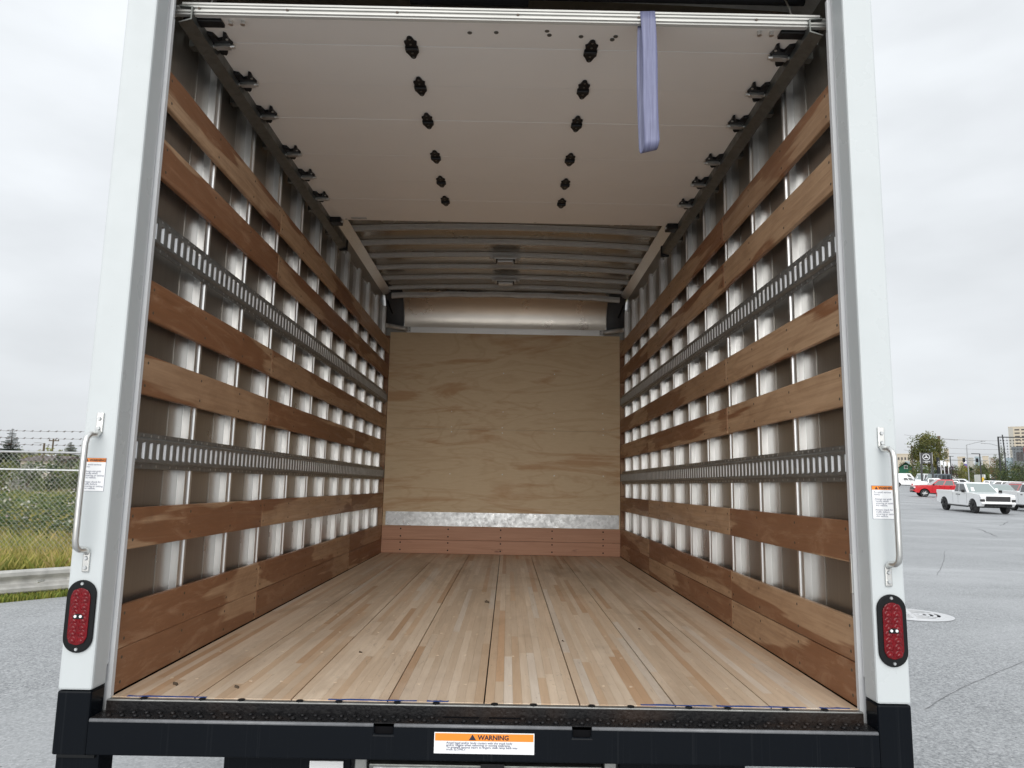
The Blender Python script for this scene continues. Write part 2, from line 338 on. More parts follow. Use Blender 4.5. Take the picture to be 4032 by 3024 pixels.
crack([(3640, 2795), (3760, 2722), (3900, 2660), (4032, 2605)], .0035)
crack([(3745, 2340), (3850, 2343), (3960, 2345), (4032, 2343)], .005)
crack([(3720, 2170), (3715, 2215), (3690, 2265)], .006)
crack([(3830, 2080), (3860, 2085), (3890, 2098), (3925, 2112)], .03)
crack([(3980, 2040), (3960, 2060), (3940, 2070)], .03)

# manhole grate
mh = empty('manhole_cover', (5.33, 7.28, GND)); tag(mh, 'round slotted iron drain cover set in the asphalt right of the truck', 'drain cover')
ring = MB(); n = 40
for i in range(n):
    a0, a1 = 2*math.pi*i/n, 2*math.pi*(i+1)/n
    ring.add([(math.cos(a)*r, math.sin(a)*r, z) for a in (a0, a1) for r, z in ((.50, .006), (.40, .012))], [(0, 2, 3, 1)])
ring.build('rim_ring', 'iron', mh)
MB().cyl((0,0,-.004), (0,0,.005), .40, 40).build('pit', 'dark', mh)
for r0, r1 in ((.0, .055), (.10, .145), (.185, .225), (.265, .305), (.345, .405)):
    g_ = MB(); n = 36
    for i in range(n):
        a0, a1 = 2*math.pi*i/n, 2*math.pi*(i+1)/n
        q = [(math.cos(a)*r, math.sin(a)*r, z) for z in (.006, .014) for a, r in ((a0, r0), (a0, r1), (a1, r1), (a1, r0))]
        g_.add(q, [(4, 5, 6, 7), (0, 4, 7, 3), (1, 2, 6, 5)])
    g_.build('grate_ring', 'iron', mh)
for k in range(6):
    a = k*math.pi/3+.2; d = Vector((math.cos(a), math.sin(a), 0)); e_ = Vector((-d.y, d.x, 0))*.022; q = [d*.05-e_, d*.36-e_, d*.36+e_, d*.05+e_]
    MB().add([p+Vector((0, 0, .0135)) for p in q]+[p+Vector((0, 0, .006)) for p in q], [(0,1,2,3),(7,6,5,4),(0,4,5,1),(1,5,6,2),(2,6,7,3),(3,7,4,0)]).build('grate_bar', 'iron', mh)

# ================================================================== BOX TRUCK
truck = empty('box_truck', (0, 0, GND)); tag(truck, 'white box truck seen from behind, roll-up door open on an empty wood-lined cargo body', 'truck')
TR = Vector((0, 0, GND))
class TP:                                             # truck-space parenting: geometry is given with floor top at z = 0
    pass
def tb(mb, name, mat, parent=truck, **k):
    o = mb.build(name, mat, None, **k); o.parent = parent
    if parent is truck: o.matrix_parent_inverse = Matrix.Translation(-TR)
    return o
W, L = 1.17, 4.82
def tbox(name, mat, parent, *b, bevel=0): return tb(MB().box(*b), name, mat, parent, bevel=bevel)

# --- floor
floor = tbox('cargo_floor', 'dark', truck, -1.215, 1.215, -.005, 4.85, -.06, -.014)
edges = [-1.168, -.907, -.607, -.307, -.006, .293, .592, .892, 1.168]
rs = random.Random(3); strips = []
for bi in range(8):
    x0, x1 = edges[bi]+.0022, edges[bi+1]-.0022; ns = 10 if bi not in (0, 7) else 9; wd = (x1-x0)/ns
    bt = rs.uniform(.92, 1.08)
    for si in range(ns):
        y = -.012; first = rs.uniform(.15, 1.3); dz = 0
        while y < 4.82:
            ln = first if y < 0 else rs.uniform(.7, 1.7)
            y1 = min(4.818, y+ln)
            if 4.818-y1 < .25: y1 = 4.818
            q = rs.random(); b = bt*rs.uniform(.93, 1.07)
            c = (.68, .53, .385) if q < .45 else (.74, .60, .455) if q < .7 else (.63, .455, .305) if q < .86 else (.57, .37, .225) if q < .95 else (.74, .64, .53)
            strips.append((x0+wd*si+.0002, x0+wd*(si+1)-.0002, y, y1-.0004, rs.uniform(-.0004, 0), [min(1, k*b) for k in c])); y = y1
            if y1 >= 4.818: break
strips.sort(key=lambda s: s[2])
rest = MB()
for i, (a, b, c, d, z, t) in enumerate(strips):
    if i < 300: MB().box(a, b, c, d, -.013, z, t).build('floor_strip', 'floor', floor)
    else: rest.box(a, b, c, d, -.013, z, t)
r_ = rest.build('floor_strips', 'floor', floor); r_['kind'] = 'stuff'
dm = MB()                                            # countersunk screw plugs and small debris on the floor
for bi in range(8):
    for j in range(11):
        for fx in (.3, .72):
            x = edges[bi] + (edges[bi+1]-edges[bi])*fx + rs.uniform(-.02, .02); y = .2+.4165*j+rs.uniform(-.012, .012); dm.cyl((x, y, -.001), (x, y, .0006), .006, 8)
dm.build('screw_plugs', simple('pale filler', (.66, .53, .39), .8), floor, kind='stuff')
for x, y, s in ((-.82, .10, .012), (-1.03, .12, .014), (-.52, .62, .01), (.31, .9, .008), (-.05, 1.9, .02), (.7, 1.2, .008)):
    MB().cyl((x, y, 0), (x+s*.4, y+s*.5, s*.25), s, 6, s*.3).build('debris_chip', 'bark', floor)

# --- sill
sill = tbox('floor_sill', 'galv', truck, -1.168, 1.168, -.036, -.0135, -.055, -.002, bevel=.002)
x = -1.12
while x < 1.1:
    ln = rs.uniform(.05, .35); x1 = min(x+ln, 1.14); n = 8
    if rs.random() < .75:
        up_ = [(x+(x1-x)*i/n, -.001+rs.uniform(-.004, .004)) for i in range(n+1)]
        tb(MB().prism([(x1, -.0128), (x, -.0128)]+up_, 'z', .0001, .0009), 'blue_tape', 'blue', sill)
    x += ln+rs.uniform(.005, .06)
for i in range(15):
    x = -1.06+.151*i + (.03 if i % 2 else 0); MB().cyl((x, -.025, -.003), (x, -.025, .0015), .011, 10).build('sill_bolt', 'rubber', sill)
tbox('sill_face', 'tread', truck, -1.168, 1.168, -.0375, -.0365, -.07, -.006)

# --- bumper and tread
def rect(x0, x1, z0, z1): return [(x0, z0), (x1, z0), (x1, z1), (x0, z1)]
zt, zb, nzz = -.036, -.136, -.064
prof = [(-1.174, zb), (1.174, zb), (1.174, zt), (.316, zt), (.316, nzz), (.262, nzz), (.262, zt), (-.271, zt), (-.271, nzz), (-.327, nzz), (-.327, zt), (-1.174, zt)]
bump = tb(MB().prism(prof, 'y', -.120, -.108), 'rear_bumper', 'black', bevel=.005, seg=3)
tb(MB().tube([(x, -.1165, -.0385) for x in (-1.17, -.33)], .0055, 10).tube([(x, -.1165, -.0385) for x in (-.268, .259)], .0055, 10).tube([(x, -.1165, -.0385) for x in (.319, 1.17)], .0055, 10), 'edge_sheen', simple('painted edge sheen', (.17, .175, .185), .25, 0, .35, 40), bump, smooth=True, kind='stuff')  # pale grey tubes paint the highlight along the bumper's top edge
tbox('bumper_core', 'black', bump, -1.17, 1.17, -.106, -.09, -.134, -.066)
for xa in (-.327, .262): tbox('notch_back', 'dark', bump, xa-.01, xa+.066, -.1075, -.104, -.07, -.037)
tp = tbox('tread_step', 'tread', truck, -1.174, 1.174, -.1075, -.038, -.045, -.034)
bu = MB()
for i in range(58):
    for j in range(2):
        x = -1.13+.0395*i+(.02 if j else 0); y = -.088+.030*j
        if abs(x+.02) < .13 and j == 1: continue
        bu.cyl((x, y, -.034), (x, y, -.0275), .0095, 8, .005)
tb(bu, 'grip_studs', 'tread', tp, smooth=True, kind='stuff')
for xa in (-.13, .012): tbox('drain_slot', 'dark', tp, xa, xa+.11, -.056, -.044, -.0345, -.0332)
lab = tbox('warning_label', 'label', truck, -.148, .148, -.1212, -.1201, -.113, -.054)
tbox('orange_band', 'orange', lab, -.1455, .1455, -.1216, -.1213, -.0775, -.0565)
text('label_text', 'WARNING', .0185, (-.019, -.1221, -.0735), 'ink', lab, bold=.0006, sx=1.02)
tri = MB().add([(-.046, -.122, -.075), (-.024, -.122, -.075), (-.035, -.122, -.0585)], [(0, 1, 2)]); tri.build('alert_triangle', 'ink', lab)
text('label_text', 'Avoid head and/or body contact with the truck body\nand/or liftgate when removing or storing walkramp.\nTo prevent serious injury to fingers, slide ramp back into\ntruck SLOWLY.', .0086, (-.112, -.1219, -.0855), 'inkblue', lab, line=.72, sx=1.06, bold=.00012)
# below the bumper
leg = tbox('underride_leg', 'black', truck, -1.268, -1.14, -.104, -.02, -.42, -.137, bevel=.004)
tbox('weld_bead', 'rubber', leg, -1.262, -1.15, -.112, -.1045, -.146, -.1375)
leg2 = tbox('underride_leg', 'black', truck, 1.14, 1.268, -.104, -.02, -.42, -.137, bevel=.004)
tbox('underride_bar', 'black', truck, -1.27, 1.27, -.10, -.03, -.50, -.421, bevel=.004)
ramp = tb(MB().box(-.345, .355, -.085, 3.0, -.215, -.158), 'walk_ramp', 'track', bevel=.004)
for z in (-.168, -.184, -.2): tbox('ramp_ridge', 'zinc', ramp, -.33, .34, -.0885, -.0855, z-.004, z+.003)
tbox('ramp_hook', 'plast', ramp, -.01, .06, -.096, -.089, -.206, -.15)
tbox('ramp_bracket', 'galv', truck, -.385, -.350, -.09, .3, -.23, -.138, bevel=.003)
tbox('ramp_bracket', 'galv', truck, .360, .395, -.09, .3, -.23, -.138, bevel=.003)
tbox('frame_rail', 'black', truck, -.82, -.42, .03, 4.7, -.40, -.15, bevel=.005)
tbox('frame_rail', 'black', truck, .42, .82, .03, 4.7, -.40, -.15, bevel=.005)
tbox('frame_plate', 'label', truck, -.548, -.443, .022, .028, -.30, -.192)
for sx_ in (-1, 1):
    for xo in (.88, 1.13):
        wh = tb(MB().cyl((sx_*(xo-.11), 2.6, -.52), (sx_*(xo+.11), 2.6, -.52), .38, 28), 'wheel', 'tyre', bevel=.03)
        tb(MB().cyl((sx_*(xo-.112), 2.6, -.52), (sx_*(xo+.112), 2.6, -.52), .22, 20), 'rim', 'white', wh)

# --- side walls
SL = [('wall_slat', .446, .579), ('wall_slat', .954, 1.089), ('wall_slat', 1.207, 1.343), ('wall_slat', 1.714, 1.853), ('wall_slat', 1.973, 2.109), ('kick_board', .002, .1345), ('kick_board', .1365, .272)]
SEG = [(0.0, 1.280), (1.2815, 3.368), (3.3695, 4.80)]
hat0, pitch = .43, .4165
def wall(s, nm):
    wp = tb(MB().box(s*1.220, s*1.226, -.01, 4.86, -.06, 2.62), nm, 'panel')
    def b(name, mat, x0, x1, *r, bevel=0): return tbox(name, mat, wp, s*x0, s*x1, *r, bevel=bevel)
    b('outer_skin', 'white', 1.262, 1.272, -.03, 4.9, -.12, 2.68)
    b('top_rail', 'panel', 1.208, 1.2195, .0, 4.84, 2.40, 2.60)
    sm = MB()                                         # hat section in plan (x depth, y)
    P = [(1.2195, -.004), (1.2180, -.004), (1.2180, -.002), (1.1905, 0), (1.1905, .014), (1.196, .017), (1.196, .042), (1.1905, .045), (1.1905, .060), (1.2180, .062), (1.2180, .092), (1.2195, .092)]
    sm.prism([(s*x, y) for x, y in P], 'z', .0, 2.418)
    st = None
    for k in range(11):
        if st is None: st = tb(sm, 'wall_stud', 'stud', wp); st.location.y = hat0
        else: c = like(st, wp); c.location.y = hat0+pitch*k
        if k == 0: fl_ = tb(MB().box(s*1.2182, s*1.2195, -.118, -.0045, 0, 2.40), 'stud_flange', 'flange', wp); fl_.location.y = hat0
        else: c = like(fl_, wp); c.location.y = hat0+pitch*k
    rv = MB()
    for k in range(11):
        for j in range(3):
            y = hat0+pitch*k+.13+.085*j; rv.cyl((s*1.2205, y, 2.385), (s*1.2165, y, 2.385), .0055, 8, .003)
    for j in range(3): y = .1+.085*j; rv.cyl((s*1.2205, y, 2.385), (s*1.2165, y, 2.385), .0055, 8, .003)
    tb(rv, 'rivets', 'zinc', wp, kind='stuff')
    for (name, z0, z1) in SL:
        for (y0, y1) in SEG:
            d = rs.uniform(-.0015, .0015)
            sb = tb(MB().box(s*(W+d*.5), s*1.1899, y0, y1, z0+d, z1+d), name, 'slat', wp, bevel=.0035)
            sc = MB()
            for y in ([y0+.03, y1-.03] + [hat0+pitch*k+.03 for k in range(11) if y0+.1 < hat0+pitch*k+.03 < y1-.1]):
                for z in (z0+.028, z1-.028):
                    q = rs.uniform(-.008, .008); x = W+d*.5
                    sc.cyl((s*(x+.002), y+q, z), (s*(x-.0006), y+q, z), .0052, 8)
            tb(sc, 'screws', 'bark', wp, kind='stuff')
    for (z0, z1) in ((.706, .828), (1.460, 1.582)):
        tm = MB(); za, zbb = z0+.022, z1-.022
        def xb(x0, x1, *r): tm.box(s*x0, s*x1, *r)
        prof = [(1.1899, z0), (1.1870, z0), (1.1870, za-.006), (1.1725, za), (1.1725, za+.0085), (1.1755, za+.0085), (1.1755, za+.002), (1.1899, za-.004)]
        tm.prism([(s*x, z) for x, z in prof], 'y', .0, 4.80); tm.prism([(s*x, z0+z1-z) for x, z in prof], 'y', .0, 4.80)
        tabs = MB(); y = .0
        for k in range(96):
            c = .012+.0504*k
            xb(1.1725, 1.1755, y, c-.0130, za+.0085, zbb-.0085); y = c+.0130
            if y > 4.78: break
            tabs.add([(s*1.1757, c+.0128, za+.010), (s*1.1757, c+.0128, zbb-.010), (s*1.1870, c-.0010, zbb-.017), (s*1.1870, c-.0010, za+.017)], [(0, 1, 2, 3)])
        xb(1.1725, 1.1755, y, 4.80, za+.0085, zbb-.0085)
        tr = tb(tm, 'logistics_track', 'galv', wp)
        tb(tabs, 'slot_tabs', 'tab', wp, kind='stuff')
        rm = MB()
        for k in range(92):
            for z in (z0+.009, z1-.009):
                if rs.random() < .8: rm.cyl((s*1.1872, .03+.052*k, z), (s*1.1862, .03+.052*k, z), .0048, 8)
        tb(rm, 'track_nail_holes', 'zinc', wp, kind='stuff')
    return wp
wall(-1, 'left_side_wall'); wall(1, 'right_side_wall')
# --- front bulkhead
fw = tbox('front_wall', 'panel', truck, -1.226, 1.226, 4.842, 4.850, -.06, 2.262)
tbox('plywood_sheet', 'ply', fw, -1.170, 1.171, 4.822, 4.840, .262, 1.2205)
tbox('plywood_sheet', 'ply', fw, -1.170, 1.171, 4.822, 4.840, 1.2225, 2.200)
tbox('corner_board', 'slat', fw, -1.2195, -1.1735, 4.80, 4.8415, 0, 2.16); tbox('corner_board', 'slat', fw, 1.1735, 1.2195, 4.80, 4.8415, 0, 2.16)
sp = tbox('scuff_plate', 'zinc', fw, -1.141, 1.158, 4.819, 4.8215, .266, .400)
for x in (-1.04, -.6, -.08, .33, 1.07): MB().cyl((x, 4.8185, .385), (x, 4.8165, .385), .008, 10).build('plate_screw', 'steel', sp)
for z0, z1 in ((.002, .1305), (.1325, .262)):
    kb = tbox('front_kick_board', 'kick', fw, -1.1695, 1.1695, 4.803, 4.8215, z0, z1, bevel=.0025)
    for x in (-.985, -.52, -.005, .50, 1.0):
        for z in (z0+.032, z1-.026): tb(MB().cyl((x, 4.804, z), (x, 4.8024, z), .0075, 10), 'bolt_heads', 'rubber', fw, kind='stuff')
ps = MB()
for x in (-.52, -.005, .51, 1.0):
    for z in (.78, 1.19, 1.245, 1.40, 1.8): ps.cyl((x+rs.uniform(-.01, .01), 4.8225, z), (x, 4.8205, z+rs.uniform(-.01, .01)), .0055, 8)
tb(ps, 'ply_screws', 'label', fw, kind='stuff')
for x in (-.5, 0, .5): tbox('hook_clip', 'steel', fw, x, x+.004, 4.816, 4.8215, 2.19, 2.225)
tbox('top_rail', 'alu', fw, -1.005, 1.005, 4.826, 4.8415, 2.2015, 2.262, bevel=.002)
for s in (-1, 1):
    pl = tbox('rail_plate', 'bow', fw, s*.965, s*1.015, 4.822, 4.8255, 2.207, 2.262)
    for q in (-.012, .012):
        for z in (2.222, 2.248): MB().cyl((s*.99+q, 4.822, z), (s*.99+q, 4.8195, z), .004, 8).build('plate_bolt', 'rubber', pl)
# nose cap: sheet that rises and curls back to the roof
cp = MB(); vs = []; fs = []; NA = 14
arc = [(4.836, 2.262), (4.836, 2.29)] + [(4.536+.30*math.cos(a), 2.30+.305*math.sin(a)) for a in [math.pi/2*i/NA for i in range(NA+1)]]
for x in (-1.035, 1.035):
    for y, z in arc: vs.append((x, y, z))
na = len(arc); fs = [(i, i+1, na+i+1, na+i) for i in range(na-1)]
cap = tb(cp.add(vs, fs), 'nose_cap', 'cap', smooth=True)
for s in (-1, 1):
    vs = []; cvs = []
    for y, z in arc:
        for j in range(7):
            a = j/6*math.pi/2; vs.append((s*(1.036+.16*math.sin(a)), y-.16*(1-math.cos(a)), z-.02*(1-math.cos(a))))
    fs = [(i*7+j, i*7+j+1, (i+1)*7+j+1, (i+1)*7+j) for i in range(na-1) for j in range(6)]
    tb(MB().add(vs, fs), 'corner_cap', 'char', cap, smooth=True)
    tb(MB().tube([(s*(1.0+.19*math.sin(j/8*math.pi/2)), 4.815-.16*(1-math.cos(j/8*math.pi/2)), 2.235+.012*math.sin(j*.4)) for j in range(9)], .022, 8), 'corner_tube', 'bow', cap, smooth=True)
    tb(MB().tube([(s*1.185, 4.66, 2.49), (s*1.16, 4.68, 2.42), (s*1.135, 4.69, 2.36)], .008, 6), 'wire_loom', 'rubber', cap)
    tb(MB().tube([(s*1.036, y-.003, z) for y, z in arc[1:12]], .004, 5), 'cap_seam', 'zinc', cap)
# --- roof
RB = [.25+.33*k for k in range(14)]
def zr(x): return 2.602 - .034*(x/1.2)**2
rm = MB(); NX = 16; vs = []; fs = []
xs = [-1.262+2.524*i/NX for i in range(NX+1)]
for y in (-.03, 1.5, 3.0, 4.84):
    for x in xs: vs.append((x, y, zr(x)+.036))
for j in range(3):
    for i in range(NX): fs.append((j*(NX+1)+i, j*(NX+1)+i+1, (j+1)*(NX+1)+i+1, (j+1)*(NX+1)+i))
roof = tb(rm.add(vs, fs), 'roof', 'roofsheet', smooth=True)
vs = [(x, y, zr(x)+.05) for y in (-.05, 4.9) for x in xs]; fs = [(i, i+1, NX+2+i, NX+1+i) for i in range(NX)]
tb(MB().add(vs, fs), 'roof_skin', 'white', roof, smooth=True)
bowo = None
for k, y in enumerate(RB):
    if bowo is None:
        vs = []; pf = [(-.032, .033), (-.030, .030), (-.017, .028), (-.014, 0), (.014, 0), (.017, .028), (.030, .030), (.032, .033)]
        for x in [-1.20+2.4*i/NX for i in range(NX+1)]:
            for dy, dz in pf: vs.append((x, dy, zr(x)+dz))
        fs = [(i*8+j, i*8+j+1, (i+1)*8+j+1, (i+1)*8+j) for i in range(NX) for j in range(7)]
        bowo = tb(MB().add(vs, fs), 'roof_bow', 'bow', roof); bowo.location.y = y
    else: c = like(bowo, roof); c.location.y = y
for s in (-1, 1):
    tb(MB().prism([(s*1.15, 2.572), (s*1.22, 2.505), (s*1.224, 2.505), (s*1.224, 2.60), (s*1.15, 2.576)], 'y', .0, 4.70), 'roof_cove', 'alu', roof)
hb = MB(); vs = []
for i in range(NX+1):
    x = -1.14+2.28*i/NX; wv = .004*math.sin(i*1.9)
    for dy, dz in ((-.02, .03), (-.022, 0), (-.012, -.02), (.01, -.022), (.012, .03)): vs.append((x, 4.63+dy, zr(x)-.045+dz+wv))
fs = [(i*5+j, i*5+j+1, (i+1)*5+j+1, (i+1)*5+j) for i in range(NX) for j in range(4)]
tb(hb.add(vs, fs), 'header_bow', 'bow', roof)
for k in (10, 12):                                   # dome lamps on two bows
    y = RB[k] - .005
    dl = tb(MB().box(-.105, .105, y-.05, y+.05, 2.565, 2.600), 'dome_lamp', 'bow', bevel=.012)
    tbox('lamp_lens', 'clear', dl, -.07, .07, y-.06, y+.03, 2.540, 2.5648, bevel=.008); tbox('lamp_gasket', 'rubber', dl, -.08, .08, y-.056, y+.036, 2.5555, 2.5645)
    for s in (-1, 1): tbox('lamp_ear', 'bow', dl, s*.1052, s*.13, y-.02, y+.02, 2.58, 2.60)

# --- rear frame
for s, nm in ((-1, 'left'), (1, 'right')):
    def b(name, mat, par, x0, x1, *r, bevel=0): return tbox(name, mat, par, s*x0, s*x1, *r, bevel=bevel)
    po = b('rear_post', 'white', truck, 1.175, 1.277, -.115, -.035, .044, 2.9, bevel=.007)
    b('post_base', 'black', po, 1.1755, 1.2765, -.1145, -.036, -.139, .0425, bevel=.006)
    b('door_seal_gap', 'rubber', po, 1.186, 1.215, -.0345, -.022, -.03, 2.9)
    b('seal_strip', 'jamb', po, 1.178, 1.188, -.034, -.0245, .1, 2.9, bevel=.002)
    tk = b('door_guide', 'jamb', truck, 1.166, 1.212, -.020, -.004, -.045, 2.42, bevel=.003)
    b('guide_flange', 'jamb', tk, 1.1655, 1.169, -.0205, -.0035, -.045, 2.30)
    # tail lamp
    cx, cz, hh, hw = s*1.2285, .2585, .1065, .0445
    def oval(hw, hh, n=14):
        p = []
        for i in range(n+1): a = math.pi*i/n; p.append((cx+hw*math.cos(a), cz+(hh-hw)+hw*math.sin(a)))
        for i in range(n+1): a = math.pi+math.pi*i/n; p.append((cx+hw*math.cos(a), cz-(hh-hw)+hw*math.sin(a)))
        return p
    tl = tb(MB().prism(oval(hw, hh), 'y', -.1152, -.123), 'tail_lamp', 'rubber', bevel=.003)
    le = tb(MB().prism(oval(.030, .083), 'y', -.1232, -.1265), 'lamp_lens', 'lens', tl, bevel=.002)
    gem = MB()
    for j in range(8):
        if j in (3, 4): pass
        z = cz-.0675+.0193*j
        for q in (-.0135, .0135):
            if abs(z-cz) < .008: continue
            gem.cyl((cx+q, -.1266, z), (cx+q, -.1282, z), .0115, 12, .009); gem.cyl((cx+q, -.1283, z-.003), (cx+q, -.1300, z-.003), .0055, 8, .002)
    tb(gem, 'led_domes', 'lens', tl)
    b_ = tb(MB().box(cx-.016, cx+.016, -.1292, -.1268, cz-.007, cz+.008), 'clear_window', 'plast', tl, bevel=.001)
    for q in (-.008, .008): tb(MB().cyl((cx+q, -.1293, cz+.001), (cx+q, -.1315, cz+.001), .0042, 10), 'clear_led', 'label', tl)
    for z in (cz+.0955, cz-.0955): tb(MB().cyl((cx, -.1232, z), (cx, -.1258, z), .0052, 12, .004), 'lamp_screw', 'zinc', tl)
    # grab handle
    hx = s*1.226; dx = s*.010
    pts = [(hx, -.121, .815), (hx, -.132, .806), (hx+dx*.6, -.150, .805), (hx+dx, -.163, .795), (hx+dx*1.1, -.167, .775), (hx+dx*1.1, -.168, .62), (hx+dx*1.1, -.167, .487), (hx+dx, -.163, .467), (hx+dx*.6, -.150, .457), (hx, -.132, .456), (hx, -.121, .447)]
    sm_ = []
    for a, c_ in zip(pts, pts[1:]):
        for k in range(3): sm_.append(Vector(a).lerp(Vector(c_), k/3))
    sm_.append(Vector(pts[-1]))
    gh = tb(MB().tube(sm_, .0095, 12), 'grab_handle', 'steel', smooth=True)
    for z0, z1 in ((.812, .876), (.388, .450)):
        tb(MB().box(hx-.0105, hx+.0105, -.1225, -.1152, z0, z1), 'handle_foot', 'steel', gh, bevel=.003)
        for z in (z0+.014, z1-.020): tb(MB().cyl((hx, -.1226, z), (hx, -.1275, z), .0068, 12, .005), 'handle_bolt', 'zinc', gh); 
    # warning decal
    lx0, lz1 = (1.189, .693) if s > 0 else (-1.270, .734)
    lb = tbox('warning_label', 'inkblue', truck, lx0, lx0+.074, -.1157, -.1151, lz1-.1025, lz1)
    tbox('label_face', 'label', lb, lx0+.0008, lx0+.0732, -.1161, -.1158, lz1-.1017, lz1-.0128)
    tbox('orange_band', 'orange', lb, lx0+.0008, lx0+.0732, -.1161, -.1158, lz1-.0123, lz1-.0008)
    text('label_text', 'WARNING', .0105, (lx0+.022, -.1165, lz1-.0104), 'ink', lb, bold=.0004)
    MB().add([(lx0+.010, -.1165, lz1-.0108), (lx0+.0195, -.1165, lz1-.0108), (lx0+.0148, -.1165, lz1-.0022)], [(0, 1, 2)]).build('alert_triangle', 'ink', lb)
    text('label_text', 'To avoid serious\ninjury:', .0080, (lx0+.006, -.1165, lz1-.0228), 'inkblue', lb, line=.8)
    text('label_text', '-Always use grab\n  handle when\n  entering or exiting\n  this vehicle.', .0080, (lx0+.006, -.1165, lz1-.0435), 'inkblue', lb, line=.82)
    text('label_text', '-Always check for\n  traffic before\n  entering or exiting\n  this vehicle.', .0080, (lx0+.006, -.1165, lz1-.0765), 'inkblue', lb, line=.82)
tbox('side_latch', 'steel', truck, 1.160, 1.1652, -.018, -.006, .352, .475, bevel=.001)
hd = tbox('rear_header', 'white', truck, -1.277, 1.277, -.114, -.036, 2.60, 2.90)
tbox('header_lining', 'navy', truck, -1.21, 1.21, -.034, .004, 2.47, 2.66)

# --- roll-up door stored under the roof
dr = empty('roll_up_door', (0, 0, 0)); dr.parent = truck; dr.matrix_parent_inverse = Matrix.Translation(-TR)
ZD = 2.362
seams = [.05, .222, .500, .795, 1.167, 1.474, 1.752, 2.106]
for i, (a, b) in enumerate(zip(seams, seams[1:])):
    tilt = -.004 if i == 0 else 0; g = .0016
    me = MB(); z0 = ZD + rs.uniform(-.0008, .0008)
    me.add([(-1.135, a+g, z0+tilt-(.006 if i == 0 else 0)), (1.135, a+g, z0+tilt-(.006 if i == 0 else 0)), (1.135, b-g, z0), (-1.135, b-g, z0), (-1.135, a+g, z0+.018), (1.135, a+g, z0+.018), (1.135, b-g, z0+.018), (-1.135, b-g, z0+.018)],
           [(3,2,1,0),(4,5,6,7),(0,1,5,4),(1,2,6,5),(2,3,7,6),(3,0,4,7)])
    tb(me, 'door_panel', 'door', dr)
    if 0 < i < 7: tbox('panel_joint_strip', 'label', dr, -1.12, 1.12, a-.0012, a+.0012, ZD+.001, ZD+.006)
rl = tb(MB().prism([(.046, 2.346), (.036, 2.350), (.036, 2.356), (.030, 2.357), (.030, 2.364), (.036, 2.366), (.036, 2.372), (.030, 2.374), (.030, 2.381), (.036, 2.384), (.046, 2.386)], 'x', -1.19, 1.19), 'door_bottom_rail', 'doorrail', dr)
tbox('rail_cap', 'doorrail', dr, -1.165, 1.165, .032, .046, 2.3865, 2.396, bevel=.002)
for x in (-1.1, -.78, -.38, 0.06, .5, .93): MB().cyl((x, .031, 2.3695), (x, .0285, 2.3695), .005, 8).build('rail_rivet', 'rust', rl)
for x, y in ((-.02, .115), (-.12, .12), (.17, .10), (.18, .125), (.30, .13), (.42, .145), (.43, .125)): tb(MB().cyl((x, y, ZD-.004), (x, y, ZD-.007), .009, 10), 'door_bolt', 'track', dr)
hg = [(-.036, -.030), (-.030, -.012), (-.037, -.002), (-.037, .022), (-.028, .030), (-.012, .052), (.0, .056), (.012, .052), (.028, .030), (.037, .022), (.037, -.002), (.030, -.012), (.036, -.030), (.024, -.034), (.012, -.054), (0, -.058), (-.012, -.054), (-.024, -.034)]
hg = [(a*.70, b*1.27) for a, b in hg]
h0 = None
for i, y in enumerate(seams[1:7]):
    for x in (-.352, .347):
        if h0 is None:
            h0 = tb(MB().prism(hg, 'z', -.008, 0), 'door_hinge', 'plast', dr, bevel=.0015); h0.location = (x, y, ZD-.001); hh_ = [h0]
        else: hh_.append(like(h0, dr, (x, y, ZD-.001)))
for h in hh_:
    tb(MB().cyl((-.024, 0, -.011), (.024, 0, -.011), .006, 8), 'hinge_knuckle', 'plast', dr).location = h.location
    hs_ = MB()
    for y in (-.058, -.028, .028, .056): hs_.cyl((0, y, -.008), (0, y, -.0105), .0045, 8)
    tb(hs_, 'hinge_screws', 'track', dr, kind='stuff').location = h.location
bg_ = [(-.05, -.05), (-.022, -.045), (-.012, -.02), (.012, -.024), (.034, -.05), (.046, -.044), (.042, -.02), (.05, .0), (.036, .016), (.012, .014), (-.006, .04), (-.02, .05), (-.046, .044), (-.040, .018), (-.052, 0)]
bg_ = [(a*.74, b*1.42) for a, b in bg_]
for i, y in enumerate([.204, .471, .743, 1.126, 1.401, 1.702]):
    for s in (-1, 1):
        o = tb(MB().prism([(s*p*-1, q) for p, q in bg_], 'z', -.014, 0), 'roller_bracket', 'plast', dr, bevel=.002); o.location = (s*1.082, y+.012, ZD-.001)
        q = tb(MB().cyl((s*-.045, 0, -.020), (s*.058, 0, -.020), .0085, 10).box(-.03, .03, -.012, .012, -.028, -.0145), 'roller_stem', 'steel', dr); q.location = o.location
        q = tb(MB().cyl((s*.040, 0, -.020), (s*.056, 0, -.020), .020, 14), 'roller', 'zinc', dr); q.location = o.location
        ss = MB()
        for p, r in ((-.035, .03), (.028, -.038), (.012, .0), (-.018, -.004)): ss.cyl((s*p*-1, r, -.014), (s*p*-1, r, -.0165), .005, 8)
        tb(ss, 'bracket_screws', 'steel', dr, kind='stuff').location = o.location
